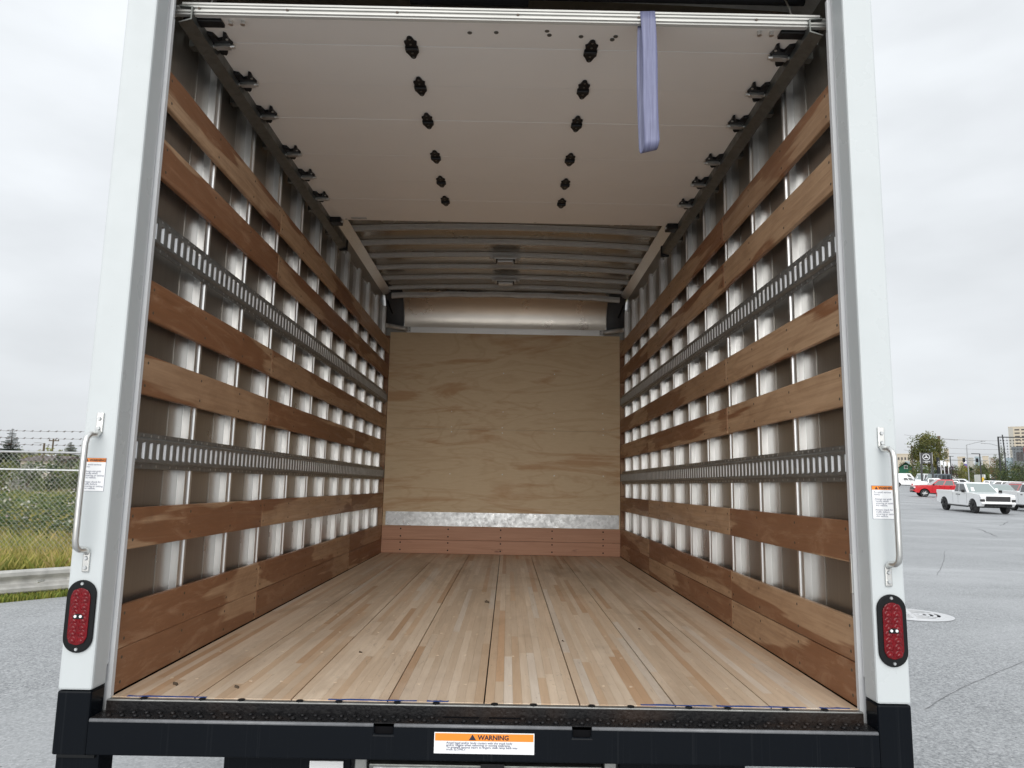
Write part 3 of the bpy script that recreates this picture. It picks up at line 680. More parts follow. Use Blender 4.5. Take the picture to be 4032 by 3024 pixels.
for s in (-1, 1):
    o = tbox('end_bracket', 'plast', dr, s*1.05, s*1.125, 2.05, 2.13, ZD-.035, ZD-.001, bevel=.004)
    tb(MB().cyl((s*1.04, 2.09, ZD-.02), (s*1.15, 2.09, ZD-.02), .009, 8), 'roller_stem', 'steel', dr)
    o = tbox('latch_plate', 'plast', dr, s*1.03, s*1.17, .06, .10, ZD-.022, ZD-.008, bevel=.003)
    [tb(MB().cyl((s*q, .075, ZD-.024), (s*q, .075, ZD-.005), .009, 8), 'latch_bolt', 'steel', dr) for q in (.955, 1.0)]
    tb(MB().tube([(s*1.06, .036, 2.39), (s*1.06, .05, 2.43), (s*1.06, .10, 2.52)], .003, 5), 'lift_cable', 'steel', dr)
    # horizontal guide for the rollers
    gd = tb(MB().prism([(s*1.118, 2.372), (s*1.118, 2.320), (s*1.165, 2.306), (s*1.168, 2.309), (s*1.123, 2.324), (s*1.123, 2.368), (s*1.168, 2.372), (s*1.168, 2.376)], 'y', .02, 2.53), 'door_track', 'track')
    tbox('track_tip', 'plast', gd, s*1.112, s*1.17, 2.531, 2.56, 2.30, 2.378, bevel=.004)
    for k in range(6): tbox('track_hanger', 'track', gd, s*1.1685, s*1.2075, .2+.4165*k, .235+.4165*k, 2.33, 2.38)
tbox('maker_plate', 'bow', dr, -.985, -.885, 2.055, 2.08, ZD-.003, ZD-.0012)
for x in (-1.02, -.42, .2, .82): tb(MB().cyl((x, 2.085, ZD-.005), (x, 2.085, ZD-.001), .008, 8), 'door_bolt', 'steel', dr)
tb(MB().cyl((-1.15, .13, 2.52), (1.15, .13, 2.52), .016, 12).cyl((-.35, .13, 2.52), (.1, .13, 2.52), .04, 18), 'torsion_spring', 'plast')
# pull strap: a loop of webbing
wd = .027; pth = []
for i in range(15): t = i/14; pth.append((.532+.012*t+.002*math.sin(t*6), .028-.006*math.sin(t*3.1), 2.392-.494*t))
for i in range(1, 10): a = math.pi*i/10; pth.append((.544-.010*i/10, .026+.027*(1-math.cos(a)), 1.898-.030*math.sin(a)))
for i in range(15): t = i/14; pth.append((.534-.006*t-.006*math.sin(t*3.1), .080-.030*t, 1.898+.480*t))
vs = []
for i, p in enumerate(pth):
    tw = .16*math.sin(i*.17)-.08; cdx, cdy = math.cos(tw), math.sin(tw)
    for q in (-1, -.72, 0, .72, 1): vs.append((p[0]+wd*cdx*q, p[1]+wd*cdy*q*.8+.0012*(1-q*q)*math.sin(i*.8), p[2]+(.006*q if 13 < i < 25 else 0)))
st = tb(MB().add(vs, [(5*i+k, 5*i+k+1, 5*i+k+6, 5*i+k+5) for i in range(len(pth)-1) for k in range(4)]), 'pull_strap', 'strap', dr, smooth=True)
so_ = st.modifiers.new('thick', 'SOLIDIFY'); so_.thickness = .0022

# ================================================================== FOLIAGE
def foliage(mb, rng_, c, rad, n, size, colors, clumps=14, flat=.8):
    cs = []
    for _ in range(clumps):
        while True:
            p = Vector((rng_.uniform(-1, 1), rng_.uniform(-1, 1), rng_.uniform(-1, 1)))
            if .25 < p.length < 1: break
        cs.append((p, rng_.uniform(.22, .42), rng_.choice(colors), rng_.uniform(.75, 1.2)))
    for i in range(n):
        p, r, k, br_ = cs[i % len(cs)]
        q = Vector((rng_.gauss(0, 1), rng_.gauss(0, 1), rng_.gauss(0, 1))).normalized()*r*rng_.uniform(.4, 1.15)
        q = p*.8+q; pos = Vector((c[0]+q.x*rad[0], c[1]+q.y*rad[1], c[2]+q.z*rad[2]))
        a = Vector((rng_.gauss(0, 1), rng_.gauss(0, 1), rng_.gauss(0, .7))).normalized()*size*rng_.uniform(.6, 1.3); b = a.orthogonal().normalized(); b.rotate(Matrix.Rotation(rng_.uniform(0, 6.3), 3, a.normalized())); b *= size*.5
        f = br_*rng_.uniform(1.15, 1.8)
        mb.add([pos-a*.5, pos+b*.5, pos+a*.5, pos-b*.5], [(0, 1, 2, 3)], tuple(x*f for x in k))
GREEN = [(.075, .10, .03), (.06, .085, .028), (.095, .115, .035)]; YEL = [(.20, .19, .04), (.15, .16, .04)]; DARK = [(.03, .05, .024), (.025, .042, .02)]; ORA = [(.19, .10, .04), (.15, .10, .05)]; PUR = [(.08, .045, .06), (.06, .04, .05)]; PALE = [(.13, .15, .08), (.11, .13, .07)]; MIXD = [(.07, .085, .03), (.11, .11, .04), (.05, .07, .025)]
def tree(name, label, cat, x, y, base, top, rx, colors, n=900, size=.45, seed=1, group=None, crown_lo=.35, clumps=16):
    r = random.Random(seed); H = top-base
    t = empty(name, (x, y, base)); tag(t, label, cat, group)
    tm = MB(); tm.tube([(0, 0, -.3), (H*.01, 0, H*.3), (-H*.01, .02, H*.75)], [H*.022+.03, H*.016+.02, H*.006+.01], 7)
    for k in range(5):
        a = k*1.3+seed; z = H*(.3+.09*k); tm.tube([(0, 0, z), (math.cos(a)*rx*.5, math.sin(a)*rx*.5, z+H*.14), (math.cos(a)*rx*.75, math.sin(a)*rx*.75, z+H*.2)], [H*.009+.01, H*.005+.008, .01], 5)
    tm.build('trunk', 'bark', t)
    f = MB(); foliage(f, r, (0, 0, H*(crown_lo+1)/2), (rx, rx, H*(1-crown_lo)/2), n, size, colors, clumps); f.build('crown', 'leaf', t)
    return t
def bush(name, label, x, y, base, top, rx, colors, n=500, size=.3, seed=1, group=None, ry=None, cat='bush'):
    r = random.Random(seed); H = top-base; t = empty(name, (x, y, base)); tag(t, label, cat, group)
    s = MB()
    for k in range(4): a = k*1.57+seed; s.tube([(0, 0, -.2), (math.cos(a)*rx*.3, math.sin(a)*rx*.3, H*.6)], [.05, .02], 5)
    s.build('stems', 'bark', t)
    f = MB(); foliage(f, r, (0, 0, H*.5), (rx, ry or rx, H*.52), n, size, colors, 18); f.build('leaves', 'leaf', t); return t
def conifer(name, label, x, y, base, top, rx, colors, seed=1):
    r = random.Random(seed); H = top-base; t = empty(name, (x, y, base)); tag(t, label, 'tree')
    MB().tube([(0, 0, -.3), (0, 0, H*.5), (0, 0, H*.99)], [H*.02, H*.012, .015], 7).build('trunk', 'bark', t)
    f = MB(); z = H*.08
    while z < H*.98:
        q = 1-z/H; rr = rx*(q**.85)*r.uniform(.75, 1.15)+.05; nb = 13 if q > .3 else 8
        for b in range(nb):
            a = r.uniform(0, 6.28); d = Vector((math.cos(a), math.sin(a), 0)); ln = rr*r.uniform(.7, 1.1); sgm = 5
            for k in range(sgm):
                u = (k+.6)/sgm; p = Vector((0, 0, z)) + d*ln*u + Vector((0, 0, -.22*ln*u + .16*ln*u*u)); wv = ln*.22*(1.1-u)+.05
                e = Vector((-d.y, d.x, 0)); kk = r.choice(colors); ff = r.uniform(.7, 1.3); tt = tuple(c*ff for c in kk)
                f.add([p-d*ln*.14, p+e*wv-d*.02+Vector((0,0,-.07*ln)), p+d*ln*.16+Vector((0,0,.02)), p-e*wv+Vector((0,0,-.07*ln))], [(0, 1, 2, 3)], tt)
                f.add([p-d*ln*.1, p+Vector((0,0,-.10*ln-.04))+e*.02, p+d*ln*.14], [(0, 1, 2)], tt)
        z += H*.027
    f.build('branches', 'leaf', t); return t

# ================================================================== LEFT: verge, guard rail, fence, field
rg = random.Random(11)
def dist_edge(x, y):
    best = 1e9
    for (xa, ya), (xb, yb) in zip(EDGE[:7], EDGE[1:7]):
        dx, dy = xb-xa, yb-ya; t = max(0, min(1, ((x-xa)*dx+(y-ya)*dy)/(dx*dx+dy*dy))); best = min(best, math.hypot(x-xa-dx*t, y-ya-dy*t))
    return best
gm = MB(); cnt = 0
while cnt < 70000:
    q = rg.random()
    if q < .22: y = rg.uniform(5, 9.5); x = rg.uniform(-10.5, -4.5)
    else: y = 7 + (rg.random()**1.8)*30; x = -rg.uniform(*((.42, 1.05) if rg.random() < .8 else (-.1, .45)))*(y+2.4) - .2
    ex = edge_x(y)
    if x > ex-.05: 
        if y < 10.5: continue
    de = dist_edge(x, y) if y < 14 else 9
    g0 = gz(y)
    patch = smoothnoise(x*.9+y*.55, 1.7)+smoothnoise(y*1.1-x*.4, 4.2)
    if de < .6: h = rg.uniform(.04, .10); c = rg.choice([(.17, .20, .035), (.24, .23, .05), (.12, .16, .03)])
    elif y < 16: h = rg.uniform(.22, .55); c = rg.choice([(.34, .27, .10), (.40, .32, .14), (.27, .24, .06), (.20, .20, .045)] if patch > -.1 else [(.24, .23, .05), (.17, .19, .04), (.30, .26, .08)])
    elif y < 22: h = rg.uniform(.3, .7); c = rg.choice([(.27, .25, .06), (.19, .20, .045), (.33, .27, .08), (.14, .17, .035)])
    else: h = rg.uniform(.4, .8); c = rg.choice([(.15, .17, .05), (.11, .14, .04), (.22, .21, .06)])
    wv = rg.uniform(.006, .014)*(1+max(0, y-8)*.10); a = rg.uniform(0, 6.28); lx, ly = rg.gauss(0, .3)*h, rg.gauss(0, .3)*h
    ca, sa = math.cos(a)*wv, math.sin(a)*wv; f = rg.uniform(1.05, 1.75); tt = tuple(min(1, k*f) for k in c)
    gm.add([(x-ca, y-sa, g0-.02), (x+ca, y+sa, g0-.02), (x+lx*.45+ca*.7, y+ly*.45+sa*.7, g0+h*.6), (x+lx, y+ly, g0+h)], [(0, 1, 2), (0, 2, 3)], tt); cnt += 1
go = gm.build('field_grass', 'leaf'); go['kind'] = 'stuff'; go['label'] = 'tall dry yellow and green grass beyond the fence and along the kerbless verge'; go['category'] = 'grass'
# broad-leaved weeds behind the fence
wm = MB()
for i in range(420):
    y = 13+rg.random()**1.3*17; x = -rg.uniform(.5, .95)*(y+2.4); h = rg.uniform(.5, 1.1); g0 = gz(y); cc = rg.choice([(.075, .13, .035), (.10, .15, .05), (.13, .17, .05), (.16, .20, .10)])
    for k in range(22):
        z = g0+h*rg.uniform(.25, 1); px, py = x+rg.gauss(0, .14), y+rg.gauss(0, .14); s = rg.uniform(.05, .11); a = rg.uniform(0, 6.28); f = rg.uniform(.7, 1.4)
        wm.add([(px-s*math.cos(a), py-s*math.sin(a), z), (px+s*.5*math.sin(a), py-s*.5*math.cos(a), z+s*.3), (px+s*math.cos(a), py+s*math.sin(a), z-s*.2), (px-s*.5*math.sin(a), py+s*.5*math.cos(a), z+s*.4)], [(0, 1, 2, 3)], tuple(q*f for q in cc))
    if rg.random() < .18:
        for k in range(6):
            px, py, z, s = x+rg.gauss(0, .12), y+rg.gauss(0, .1), g0+h*rg.uniform(.9, 1.12), rg.uniform(.02, .05); wm.add([(px-s, py, z), (px, py-s*.3, z+s), (px+s, py, z), (px, py, z-s)], [(0, 1, 2, 3)], rg.choice([(.6, .6, .55), (.5, .42, .42), (.55, .55, .45)]))
wo = wm.build('flowering_weeds', 'leaf'); wo['kind'] = 'stuff'; wo['label'] = 'leafy weeds with pale blossom growing behind the chain-link fence'; wo['category'] = 'weeds'
# W-beam guard rail
gr = empty('guard_rail', (-6.5, 7.2, GND)); tag(gr, 'weathered W-beam guard rail along the asphalt edge left of the truck', 'guard rail')
gp = [(-20.2, -9.2), (-12.6, .1), (-6.52, 7.22), (-5.98, 7.82), (-4.9, 8.55), (-3.4, 8.95), (-1.0, 9.0)]
wp_ = [(0, .0), (.05, .012), (.065, .03), (.065, .075), (.05, .092), (.008, .125), (.0, .145), (.0, .165), (.008, .185), (.05, .218), (.065, .235), (.065, .280), (.05, .298), (0, .31)]
vs = []; fs = []
for i, (x, y) in enumerate(gp):
    a, b = Vector(gp[max(i-1, 0)]), Vector(gp[min(i+1, len(gp)-1)]); d = (b-a).normalized(); nn = Vector((d.y, -d.x))
    for o, z in wp_: vs.append((x+nn.x*o+6.5, y+nn.y*o-7.2, .045+z))
k = len(wp_); fs = [(i*k+j, i*k+j+1, (i+1)*k+j+1, (i+1)*k+j) for i in range(len(gp)-1) for j in range(k-1)]
go_ = MB().add(vs, fs).build('rail_beam', 'gal2', gr, smooth=False); sm_ = go_.modifiers.new('t', 'SOLIDIFY'); sm_.thickness = .004
for (x, y) in ((-10.2, 2.95), (-8.4, 5.05), (-4.2, 8.85), (-2.2, 9.1)): box('rail_post', 'bark', gr, x+6.5-.12, x+6.5+.02, y-7.2+.03, y-7.2+.17, -.2, .33)
for p in (at(165, 2275, 7.5), ): MB().cyl((p.x+6.5, p.y-7.2-.1, .20), (p.x+6.5, p.y-7.2+.05, .20), .015, 8).build('rail_bolt', 'steel', gr)
# chain-link fence
FY, FT, FX0, FX1 = 9.2, 1.06, -22.0, 1.2
fe = empty('chain_link_fence', (-7.5, FY, GND)); tag(fe, 'galvanized chain-link fence topped with three strands of barbed wire', 'fence')
ox, oy, oz = 7.5, -FY, -GND
MB().cyl((FX0+ox, 0, FT+oz), (FX1+ox, 0, FT+oz), .021, 10).build('top_rail', 'pole', fe, smooth=True)
for x in (-20.6, -17.6, -14.6, -11.6, -8.62, -5.6, -2.6, .4): MB().cyl((x+ox, .04, -.2), (x+ox, .04, FT+oz), .03, 10).tube([(x+ox, .04, FT+oz), (x+ox, -.16, FT+oz+.33)], .016, 6).build('fence_post', 'pole', fe)
cl_ = MB(); dw, dh = .081, .081; rows = int(1.9/dh); r = .0016
for i in range(int((FX1-FX0)/dw)+rows+1):
    for s in (-1, 1):
        x0 = FX0+ox+i*dw if s < 0 else FX0+ox+(i-rows)*dw; z0 = FT+oz+.01; x1 = x0+s*rows*dw; z1 = z0-rows*dh
        lo, hi = FX0+ox, FX1+ox
        ta, tb_ = 0., 1.
        if s < 0:
            if x0 > hi: ta = (x0-hi)/(x0-x1)
            if x1 < lo: tb_ = (x0-lo)/(x0-x1)
        else:
            if x0 < lo: ta = (lo-x0)/(x1-x0)
            if x1 > hi: tb_ = (hi-x0)/(x1-x0)
        if tb_-ta < .01: continue
        pa, pb = Vector((x0+(x1-x0)*ta, -.024+.003*s, z0+(z1-z0)*ta)), Vector((x0+(x1-x0)*tb_, -.024+.003*s, z0+(z1-z0)*tb_))
        cl_.cyl(pa, pb, r, 3, cap=False)
cm = cl_.build('chain_mesh', 'wire', fe); cm['kind'] = 'stuff'
for j, (dz, dy) in enumerate(((.115, -.07), (.215, -.13), (.325, -.2))):
    wm_ = MB(); pts = [(FX0+ox+i*.2, dy, FT+oz+dz+.008*smoothnoise(i*.5, j)) for i in range(int((FX1-FX0)/.2)+1)]; wm_.tube(pts, .0028, 4)
    for i in range(int((FX1-FX0)/.127)):
        x = FX0+ox+i*.127+.03*j; z = FT+oz+dz; wm_.cyl((x-.014, dy-.014, z-.010), (x+.014, dy+.014, z+.014), .004, 4); wm_.cyl((x+.012, dy-.012, z-.012), (x-.012, dy+.012, z+.012), .004, 4)
    wm_.build('barbed_strand', 'rust', fe)
prl = empty('pipe_rail', (-20, 27, gz(27))); tag(prl, 'thin white horizontal pipe rail far behind the chain-link fence', 'rail')
MB().cyl((-22, 0, 1.84), (20, 0, 1.84), .028, 8).build('rail_tube', 'signw', prl)
for x in range(-21, 20, 5): MB().cyl((x, 0, -.2), (x, 0, 1.84), .03, 8).build('rail_post', 'pole', prl)
# trees and poles left
def left(u, v, Y): return at(u, v, Y)
p = left(51, 1684, 82); conifer('spruce_tree', 'dark pointed spruce rising above the fence at the far left', p.x, p.y, gz(82), p.z, 2.5, DARK, 3)
p = left(280, 1738, 78); conifer('young_conifer', 'bushy olive-green conifer above the fence beside the left post', p.x, p.y, gz(78), p.z, 2.7, GREEN, 5)
p = left(232, 1757, 74); tree('yellow_tree', 'yellowing round tree left of the olive conifer above the fence', 'tree', p.x, p.y, gz(74), p.z, 1.5, YEL, 500, .28, 4)
p = left(140, 1762, 90); tree('pale_tree', 'small pale tree top just above the fence rail, right of the spruce', 'tree', p.x, p.y, gz(90), p.z, 1.6, YEL+PALE, 500, .28, 8)
p = left(92, 1748, 70); tree('sparse_tree', 'sparse thin-branched tree touching the right side of the spruce', 'tree', p.x, p.y, gz(70), p.z, 1.5, PALE, 130, .2, 9)
LB = [(10, 1792, 40, GREEN+YEL, 'olive bush behind the fence at the left picture edge'), (60, 1800, 50, DARK, 'dark bush below the spruce behind the fence'), (105, 1812, 44, PALE+[(.3, .3, .27)], 'pale blossoming bush behind the fence below the sparse tree'), (150, 1812, 52, DARK, 'dark low bush in front of the beige house'), (205, 1805, 47, DARK+GREEN, 'dark bush right of the utility pole behind the fence'), (250, 1795, 52, GREEN+DARK, 'tall green bush behind the fence below the yellowing tree'), (305, 1792, 46, GREEN, 'green bush behind the fence next to the left post'), (360, 1795, 50, DARK+GREEN, 'green bush behind the fence hidden by the left post')]
for i, (u, v, Y, c, lab_) in enumerate(LB): p = left(u, v, Y); bush('field_bush', lab_, p.x, p.y, gz(Y), p.z, 1.35, c, 800, .22, 20+i, 'bushes behind the fence')
p = left(175, 1745, 60)
up = empty('street_light', (p.x, p.y, gz(60))); tag(up, 'grey wooden pole with curved lamp arm above the fence', 'street light'); H = p.z-gz(60)
MB().cyl((0, 0, -.3), (0, 0, H), .10, 10, .08).build('pole', 'bark', up); MB().tube([(0, 0, H-.05), (-.3, 0, H+.02), (-.65, 0, H+.03)], .025, 6).build('lamp_arm', 'pole', up); MB().box(-.85, -.6, -.06, .06, H, H+.05).build('lamp_head', 'pole', up, bevel=.015)
p = left(211, 1727, 95)
up = empty('utility_pole', (p.x, p.y, gz(95))); tag(up, 'slim dark utility pole with short crossarm above the fence', 'utility pole'); H = p.z-gz(95)
MB().cyl((0, 0, -.3), (0, 0, H), .13, 8, .10).build('pole', 'bark', up); MB().box(-.6, .75, -.05, .05, H-.35, H-.22).build('crossarm', 'bark', up)
for x in (-.5, .3, .7): MB().cyl((x, 0, H-.22), (x, 0, H-.02), .05, 6).build('insulator', 'bark', up)
# beige house left
p0, p1 = left(85, 1792, 62), left(222, 1800, 62)
hs_ = empty('beige_house', ((p0.x+p1.x)/2, 62, gz(62))); tag(hs_, 'low beige house with brown roof glimpsed through the fence', 'house'); hw = (p1.x-p0.x)/2; H = p0.z-gz(62)
box('wall', 'beige', hs_, -hw, hw, 0, 5, -.3, H-.5)
MB().prism([(-.4, H-.5), (5.4, H-.5), (2.5, H+.05)], 'x', -hw-.3, hw+.3).build('roof', 'roof', hs_)
for x in (-.6, .3, 1.1):
    o = box('window', 'signw', hs_, hw*x*.7-.4, hw*x*.7+.4, -.06, -.005, H-1.5, H-.75); box('pane', 'win', o, hw*x*.7-.33, hw*x*.7+.33, -.075, -.061, H-1.43, H-.82)

# ================================================================== VEHICLES
def wheel(par, x, y, r, rimmat):
    sgn = 1 if y > 0 else -1
    t = MB().cyl((x, y-.12, r), (x, y+.12, r), r, 26).build('wheel', 'tyre', par, bevel=.03)
    MB().cyl((x, y+sgn*.10, r), (x, y+sgn*.1215, r), r*.66, 20).build('rim', 'brim', t)
    sp_ = MB()
    for k in range(6):
        a = k*math.pi/3; c, s = math.cos(a), math.sin(a); sp_.cyl((x+c*r*.1, y+sgn*.127, r+s*r*.1), (x+c*r*.62, y+sgn*.127, r+s*r*.62), r*.085, 6)
    sp_.cyl((x, y+sgn*.122, r), (x, y+sgn*.135, r), r*.16, 10)
    sp_.build('spokes', rimmat, t)
def vehicle(name, label, cat, F, yaw, sp, paint, group, rimmat='rim', trim='grille', dark=None):
    """F: ground contact of the reference front wheel (side given by sp['ref']); x forward"""
    Wd = sp['W']; hw = Wd/2; xf, xr = sp['xf'], sp['xr']; r = sp['r']; zb = sp['zb']; ra = r+.09; zbelt, zroof = sp['belt'], sp['roof']
    h = Vector((math.cos(yaw), math.sin(yaw))); l = Vector((-h.y, h.x)); side = sp.get('ref', 0)
    O = Vector(F) - h*xf - l*(side*(hw-.12))
    v = empty(name, (O.x, O.y, gz(O.y)+.0), yaw); tag(v, label, cat, group)
    slope = math.atan(.024)*math.sin(-yaw) if O.y > 30 else 0
    v.rotation_euler = (math.atan(.024)*math.cos(yaw) if O.y > 30 else 0, slope, yaw)
    pr = [(sp['back'], zb+.12)]
    for xc in (xr, xf):
        pr.append((xc-ra, zb))
        for i in range(1, 10): a = math.pi-math.pi*i/10; pr.append((xc+ra*math.cos(a), max(zb, r+ra*math.sin(a)) if True else 0))
        pr.append((xc+ra, zb))
    pr += [(sp['front']-.15, zb+.02), (sp['front'], zb+.15)] + sp['nose'] + sp['top']
    b = MB().prism(pr, 'y', -hw, hw).build('body', paint, v, bevel=.06, seg=3)
    box('underbody', 'dark', v, xr-.2, xf+.2, -hw+.2, hw-.2, zb-.08, zbelt-.35)
    ch = hw-.05; rh = hw-sp.get('tum', .24); x0, x1, x2, x3 = sp['cab']      # base rear, base front, roof rear, roof front
    zc = zbelt-.04
    cv = [(x0, -ch, zc), (x1, -ch, zc), (x1, ch, zc), (x0, ch, zc), (x2, -rh, zroof), (x3, -rh, zroof), (x3, rh, zroof), (x2, rh, zroof)]
    MB().add(cv, [(3,2,1,0),(4,5,6,7),(0,1,5,4),(1,2,6,5),(2,3,7,6),(3,0,4,7)]).build('cabin', paint, v, bevel=.07, seg=3)
    def S(u, t, s, off=.012):                          # point on the side of the cabin
        xa, xb = x0+(x1-x0)*u, x2+(x3-x2)*u; hy = ch+(rh-ch)*t; return (xa+(xb-xa)*t, s*(hy+off), zc+(zroof-zc)*t)
    for s in (-1, 1):
        for (ua, ub) in sp['win']:
            q = [S(ua, .10, s), S(ub, .10, s), S(ub-.02, .84, s), S(ua+.01, .84, s)]; q2 = [(p[0], p[1]-s*.02, p[2]) for p in q]
            MB().add(q+q2, [(0,1,2,3),(7,6,5,4),(0,4,5,1),(1,5,6,2),(2,6,7,3),(3,7,4,0)]).build('side_window', 'glass', v)
        for xh in sp['handles']: box('door_handle', dark or 'plast', v, xh-.10, xh+.10, s*(hw+.002), s*(hw+.035), zbelt-.16, zbelt-.115, bevel=.008)
        for xh in sp['seams']: box('door_seam', 'dark', v, xh-.007, xh+.007, s*(hw-.01), s*(hw+.0015), zb+.12, zbelt-.06)
        mx_ = sp['mirror']; MB().box(mx_-.08, mx_+.05, s*(hw+.02), s*(hw+.21), zbelt+.0, zbelt+.18).build('mirror', 'plast', v, bevel=.04)
        for xw in (xf, xr): wheel(v, xw, s*(hw-.12), r, rimmat)
        fz = sp['lampz']; fr = sp['front']+.045
        MB().box(fr-.16, fr+.012, s*(hw-.36), s*(hw+.006), fz-.06, fz+.07).build('headlight', 'lamp', v, bevel=.02)
        MB().box(fr-.10, fr+.010, s*(hw-.25), s*(hw+.004), fz-.26, fz-.10).build('fog_light', 'grille', v, bevel=.02)
        MB().box(sp['back']-.012, sp['back']+.12, s*(hw-.22), s*(hw+.006), zbelt-.42, zbelt-.12).build('tail_light', 'tail', v, bevel=.02)
        if sp.get('step'): MB().cyl((xr+ra+.05, s*(hw+.02), zb-.04), (xf-ra-.05, s*(hw+.02), zb-.04), .045, 8).build('running_board', 'plast', v)
        for xw in (xf, xr):
            am = MB()
            for i in range(12):
                a0, a1 = math.pi*i/12, math.pi*(i+1)/12
                am.add([(xw+ra*math.cos(a0), s*(hw+.004), r+ra*math.sin(a0)), (xw+ra*math.cos(a1), s*(hw+.004), r+ra*math.sin(a1)), (xw+(ra-.0)*math.cos(a1), s*(hw-.25), r+ra*math.sin(a1)), (xw+ra*math.cos(a0), s*(hw-.25), r+ra*math.sin(a0))], [(0, 1, 2, 3)])
            am.build('wheel_arch', 'dark', v)
    def Fp(t, w_, x_a, x_b, off=.012): xx = x_a+(x_b-x_a)*t; hy = (ch+(rh-ch)*t)*w_; return (xx+off, hy, zc+(zroof-zc)*t)
    q = [Fp(.10, -.90, x1, x3), Fp(.10, .90, x1, x3), Fp(.90, .88, x1, x3), Fp(.90, -.88, x1, x3)]; q2 = [(p[0]-.03, p[1], p[2]) for p in q]
    ws = MB().add(q+q2, [(0,1,2,3),(7,6,5,4),(0,4,5,1),(1,5,6,2),(2,6,7,3),(3,7,4,0)]).build('windshield', 'wsh', v)
    a_, b_ = Fp(.2, -.72, x1, x3, .022), Fp(.55, -.60, x1, x3, .022); MB().add([a_, (a_[0], a_[1]+.2, a_[2]), (b_[0], b_[1]+.12, b_[2]), (b_[0], b_[1]-.06, b_[2])], [(0, 1, 2, 3)]).build('window_sticker', 'label', ws)
    q = [Fp(.2, -.85, x0, x2, -.012), Fp(.2, .85, x0, x2, -.012), Fp(.86, .85, x0, x2, -.012), Fp(.86, -.85, x0, x2, -.012)]; q2 = [(p[0]+.03, p[1], p[2]) for p in q]
    MB().add(q+q2, [(3,2,1,0),(4,5,6,7),(0,1,5,4),(1,2,6,5),(2,3,7,6),(3,0,4,7)]).build('rear_window', 'glass', v)
    fr = sp['front']+.045; fz = sp['lampz']
    g = MB().box(fr-.1, fr+.018, -hw+.30, hw-.30, fz-.24, fz+.075).build('grille', trim, v, bevel=.02)
    for k in range(3): MB().box(fr+.0185, fr+.03, -hw+.34, hw-.34, fz-.20+.09*k, fz-.165+.09*k).build('grille_bar', 'cblk', g)
    MB().prism([(fr-.3, zb+.02), (fr+.06, zb+.04), (fr+.075, zb+.17), (fr-.3, zb+.18)], 'y', -hw+.25, hw-.25).build('front_valance', 'plast', v, bevel=.02)
    MB().prism([(fr-.3, zb+.19), (fr+.075, zb+.19), (fr+.07, zb+.30), (fr-.3, zb+.34)], 'y', -hw+.02, hw-.02).build('front_bumper', paint, v, bevel=.03)
    MB().box(sp['back']-.10, sp['back']+.05, -hw+.06, hw-.06, zb+.08, zb+.26).build('rear_bumper', 'steel' if sp.get('bed') else paint, v, bevel=.03)
    if sp.get('bed'): MB().box(sp['back']+.10, x0-.08, -hw+.12, hw-.12, zbelt-.30, zbelt+.052).build('bed_liner', 'plast', v)
    return v
def pickup(crew):
    cx = -1.05 if crew else -.62
    return dict(W=2.02, xf=1.875, xr=-1.875, r=.41, zb=.44, belt=1.27, roof=1.92, back=-2.98, front=2.86, lampz=1.02, cab=(cx, 1.28, cx+.10, .42), tum=.24, bed=1, step=1,
                nose=[(2.90, .80), (2.88, 1.12)], top=[(2.80, 1.20), (1.9, 1.27), (1.2, 1.31), (.4, 1.30), (cx-.04, 1.30), (cx-.06, 1.36), (-2.96, 1.36)],
                win=[(.06, .47), (.51, .93)] if crew else [(.06, .36), (.41, .93)], handles=[-.05, .9-1.0+.35] if not crew else [-.62, .32], seams=[cx-.02, .05, 1.18] if not crew else [cx-.02, -.0, 1.15], mirror=1.02)
SUV = dict(W=1.95, xf=1.45, xr=-1.45, r=.37, zb=.36, belt=1.08, roof=1.74, back=-2.35, front=2.32, lampz=.86, cab=(-2.22, 1.05, -1.85, .25), tum=.24, nose=[(2.36, .68), (2.34, .95)], top=[(2.2, 1.03), (1.1, 1.10), (-2.3, 1.10)],
           win=[(.05, .28), (.31, .60), (.63, .93)], handles=[-.6, .35], seams=[-.9, .05, 1.0], mirror=.8)
VAN = dict(W=2.02, xf=2.0, xr=-1.95, r=.35, zb=.36, belt=1.35, roof=2.72, back=-3.35, front=2.95, lampz=.95, cab=(-3.3, 2.15, -3.22, 1.15), tum=.20, nose=[(3.0, .75), (2.92, 1.05)], top=[(2.3, 1.36), (-3.3, 1.38)],
           win=[(.79, .93)], handles=[1.0, .0], seams=[.9, -.3, -3.2], mirror=1.9)
VANW = dict(VAN); VANW['win'] = [(.08, .28), (.30, .52), (.54, .74), (.79, .93)]
def gp_(u, Y): p = at(u, 1950, Y); q = at(u, 1850, Y); return (p.x, Y)
PU, CR = pickup(False), pickup(True)
gpk = 'pickups parked on the lot'
vehicle('pickup_truck', 'white extended-cab pickup with black wheels and black grille, nearest vehicle on the lot', 'pickup', (29.6, 43.5), R(-97), dict(PU, ref=-1), 'cwhite', gpk, 'brim')
vehicle('pickup_truck', 'bright red crew-cab pickup with silver wheels behind the nearest white pickup', 'pickup', (45.2, 76), R(162), dict(CR, ref=1), 'cred', gpk)
vehicle('pickup_truck', 'white crew-cab pickup cut off by the right picture edge beside the nearest white pickup', 'pickup', (35.0, 44.6), R(-97), dict(CR, ref=-1), 'cwhite', gpk, 'brim')
vehicle('parked_suv', 'pale silver car with windshield sticker, between and behind the two near white pickups', 'car', (gp_(3925, 53)[0], 53), R(-97), dict(SUV, ref=-1), 'csil', 'cars in the rows behind')
vehicle('pickup_truck', 'white crew-cab pickup with black wheel arches parked side-on right of the right-hand post', 'pickup', (gp_(3625, 138)[0], 138), R(-25), dict(CR, ref=-1), 'cwhite', gpk)
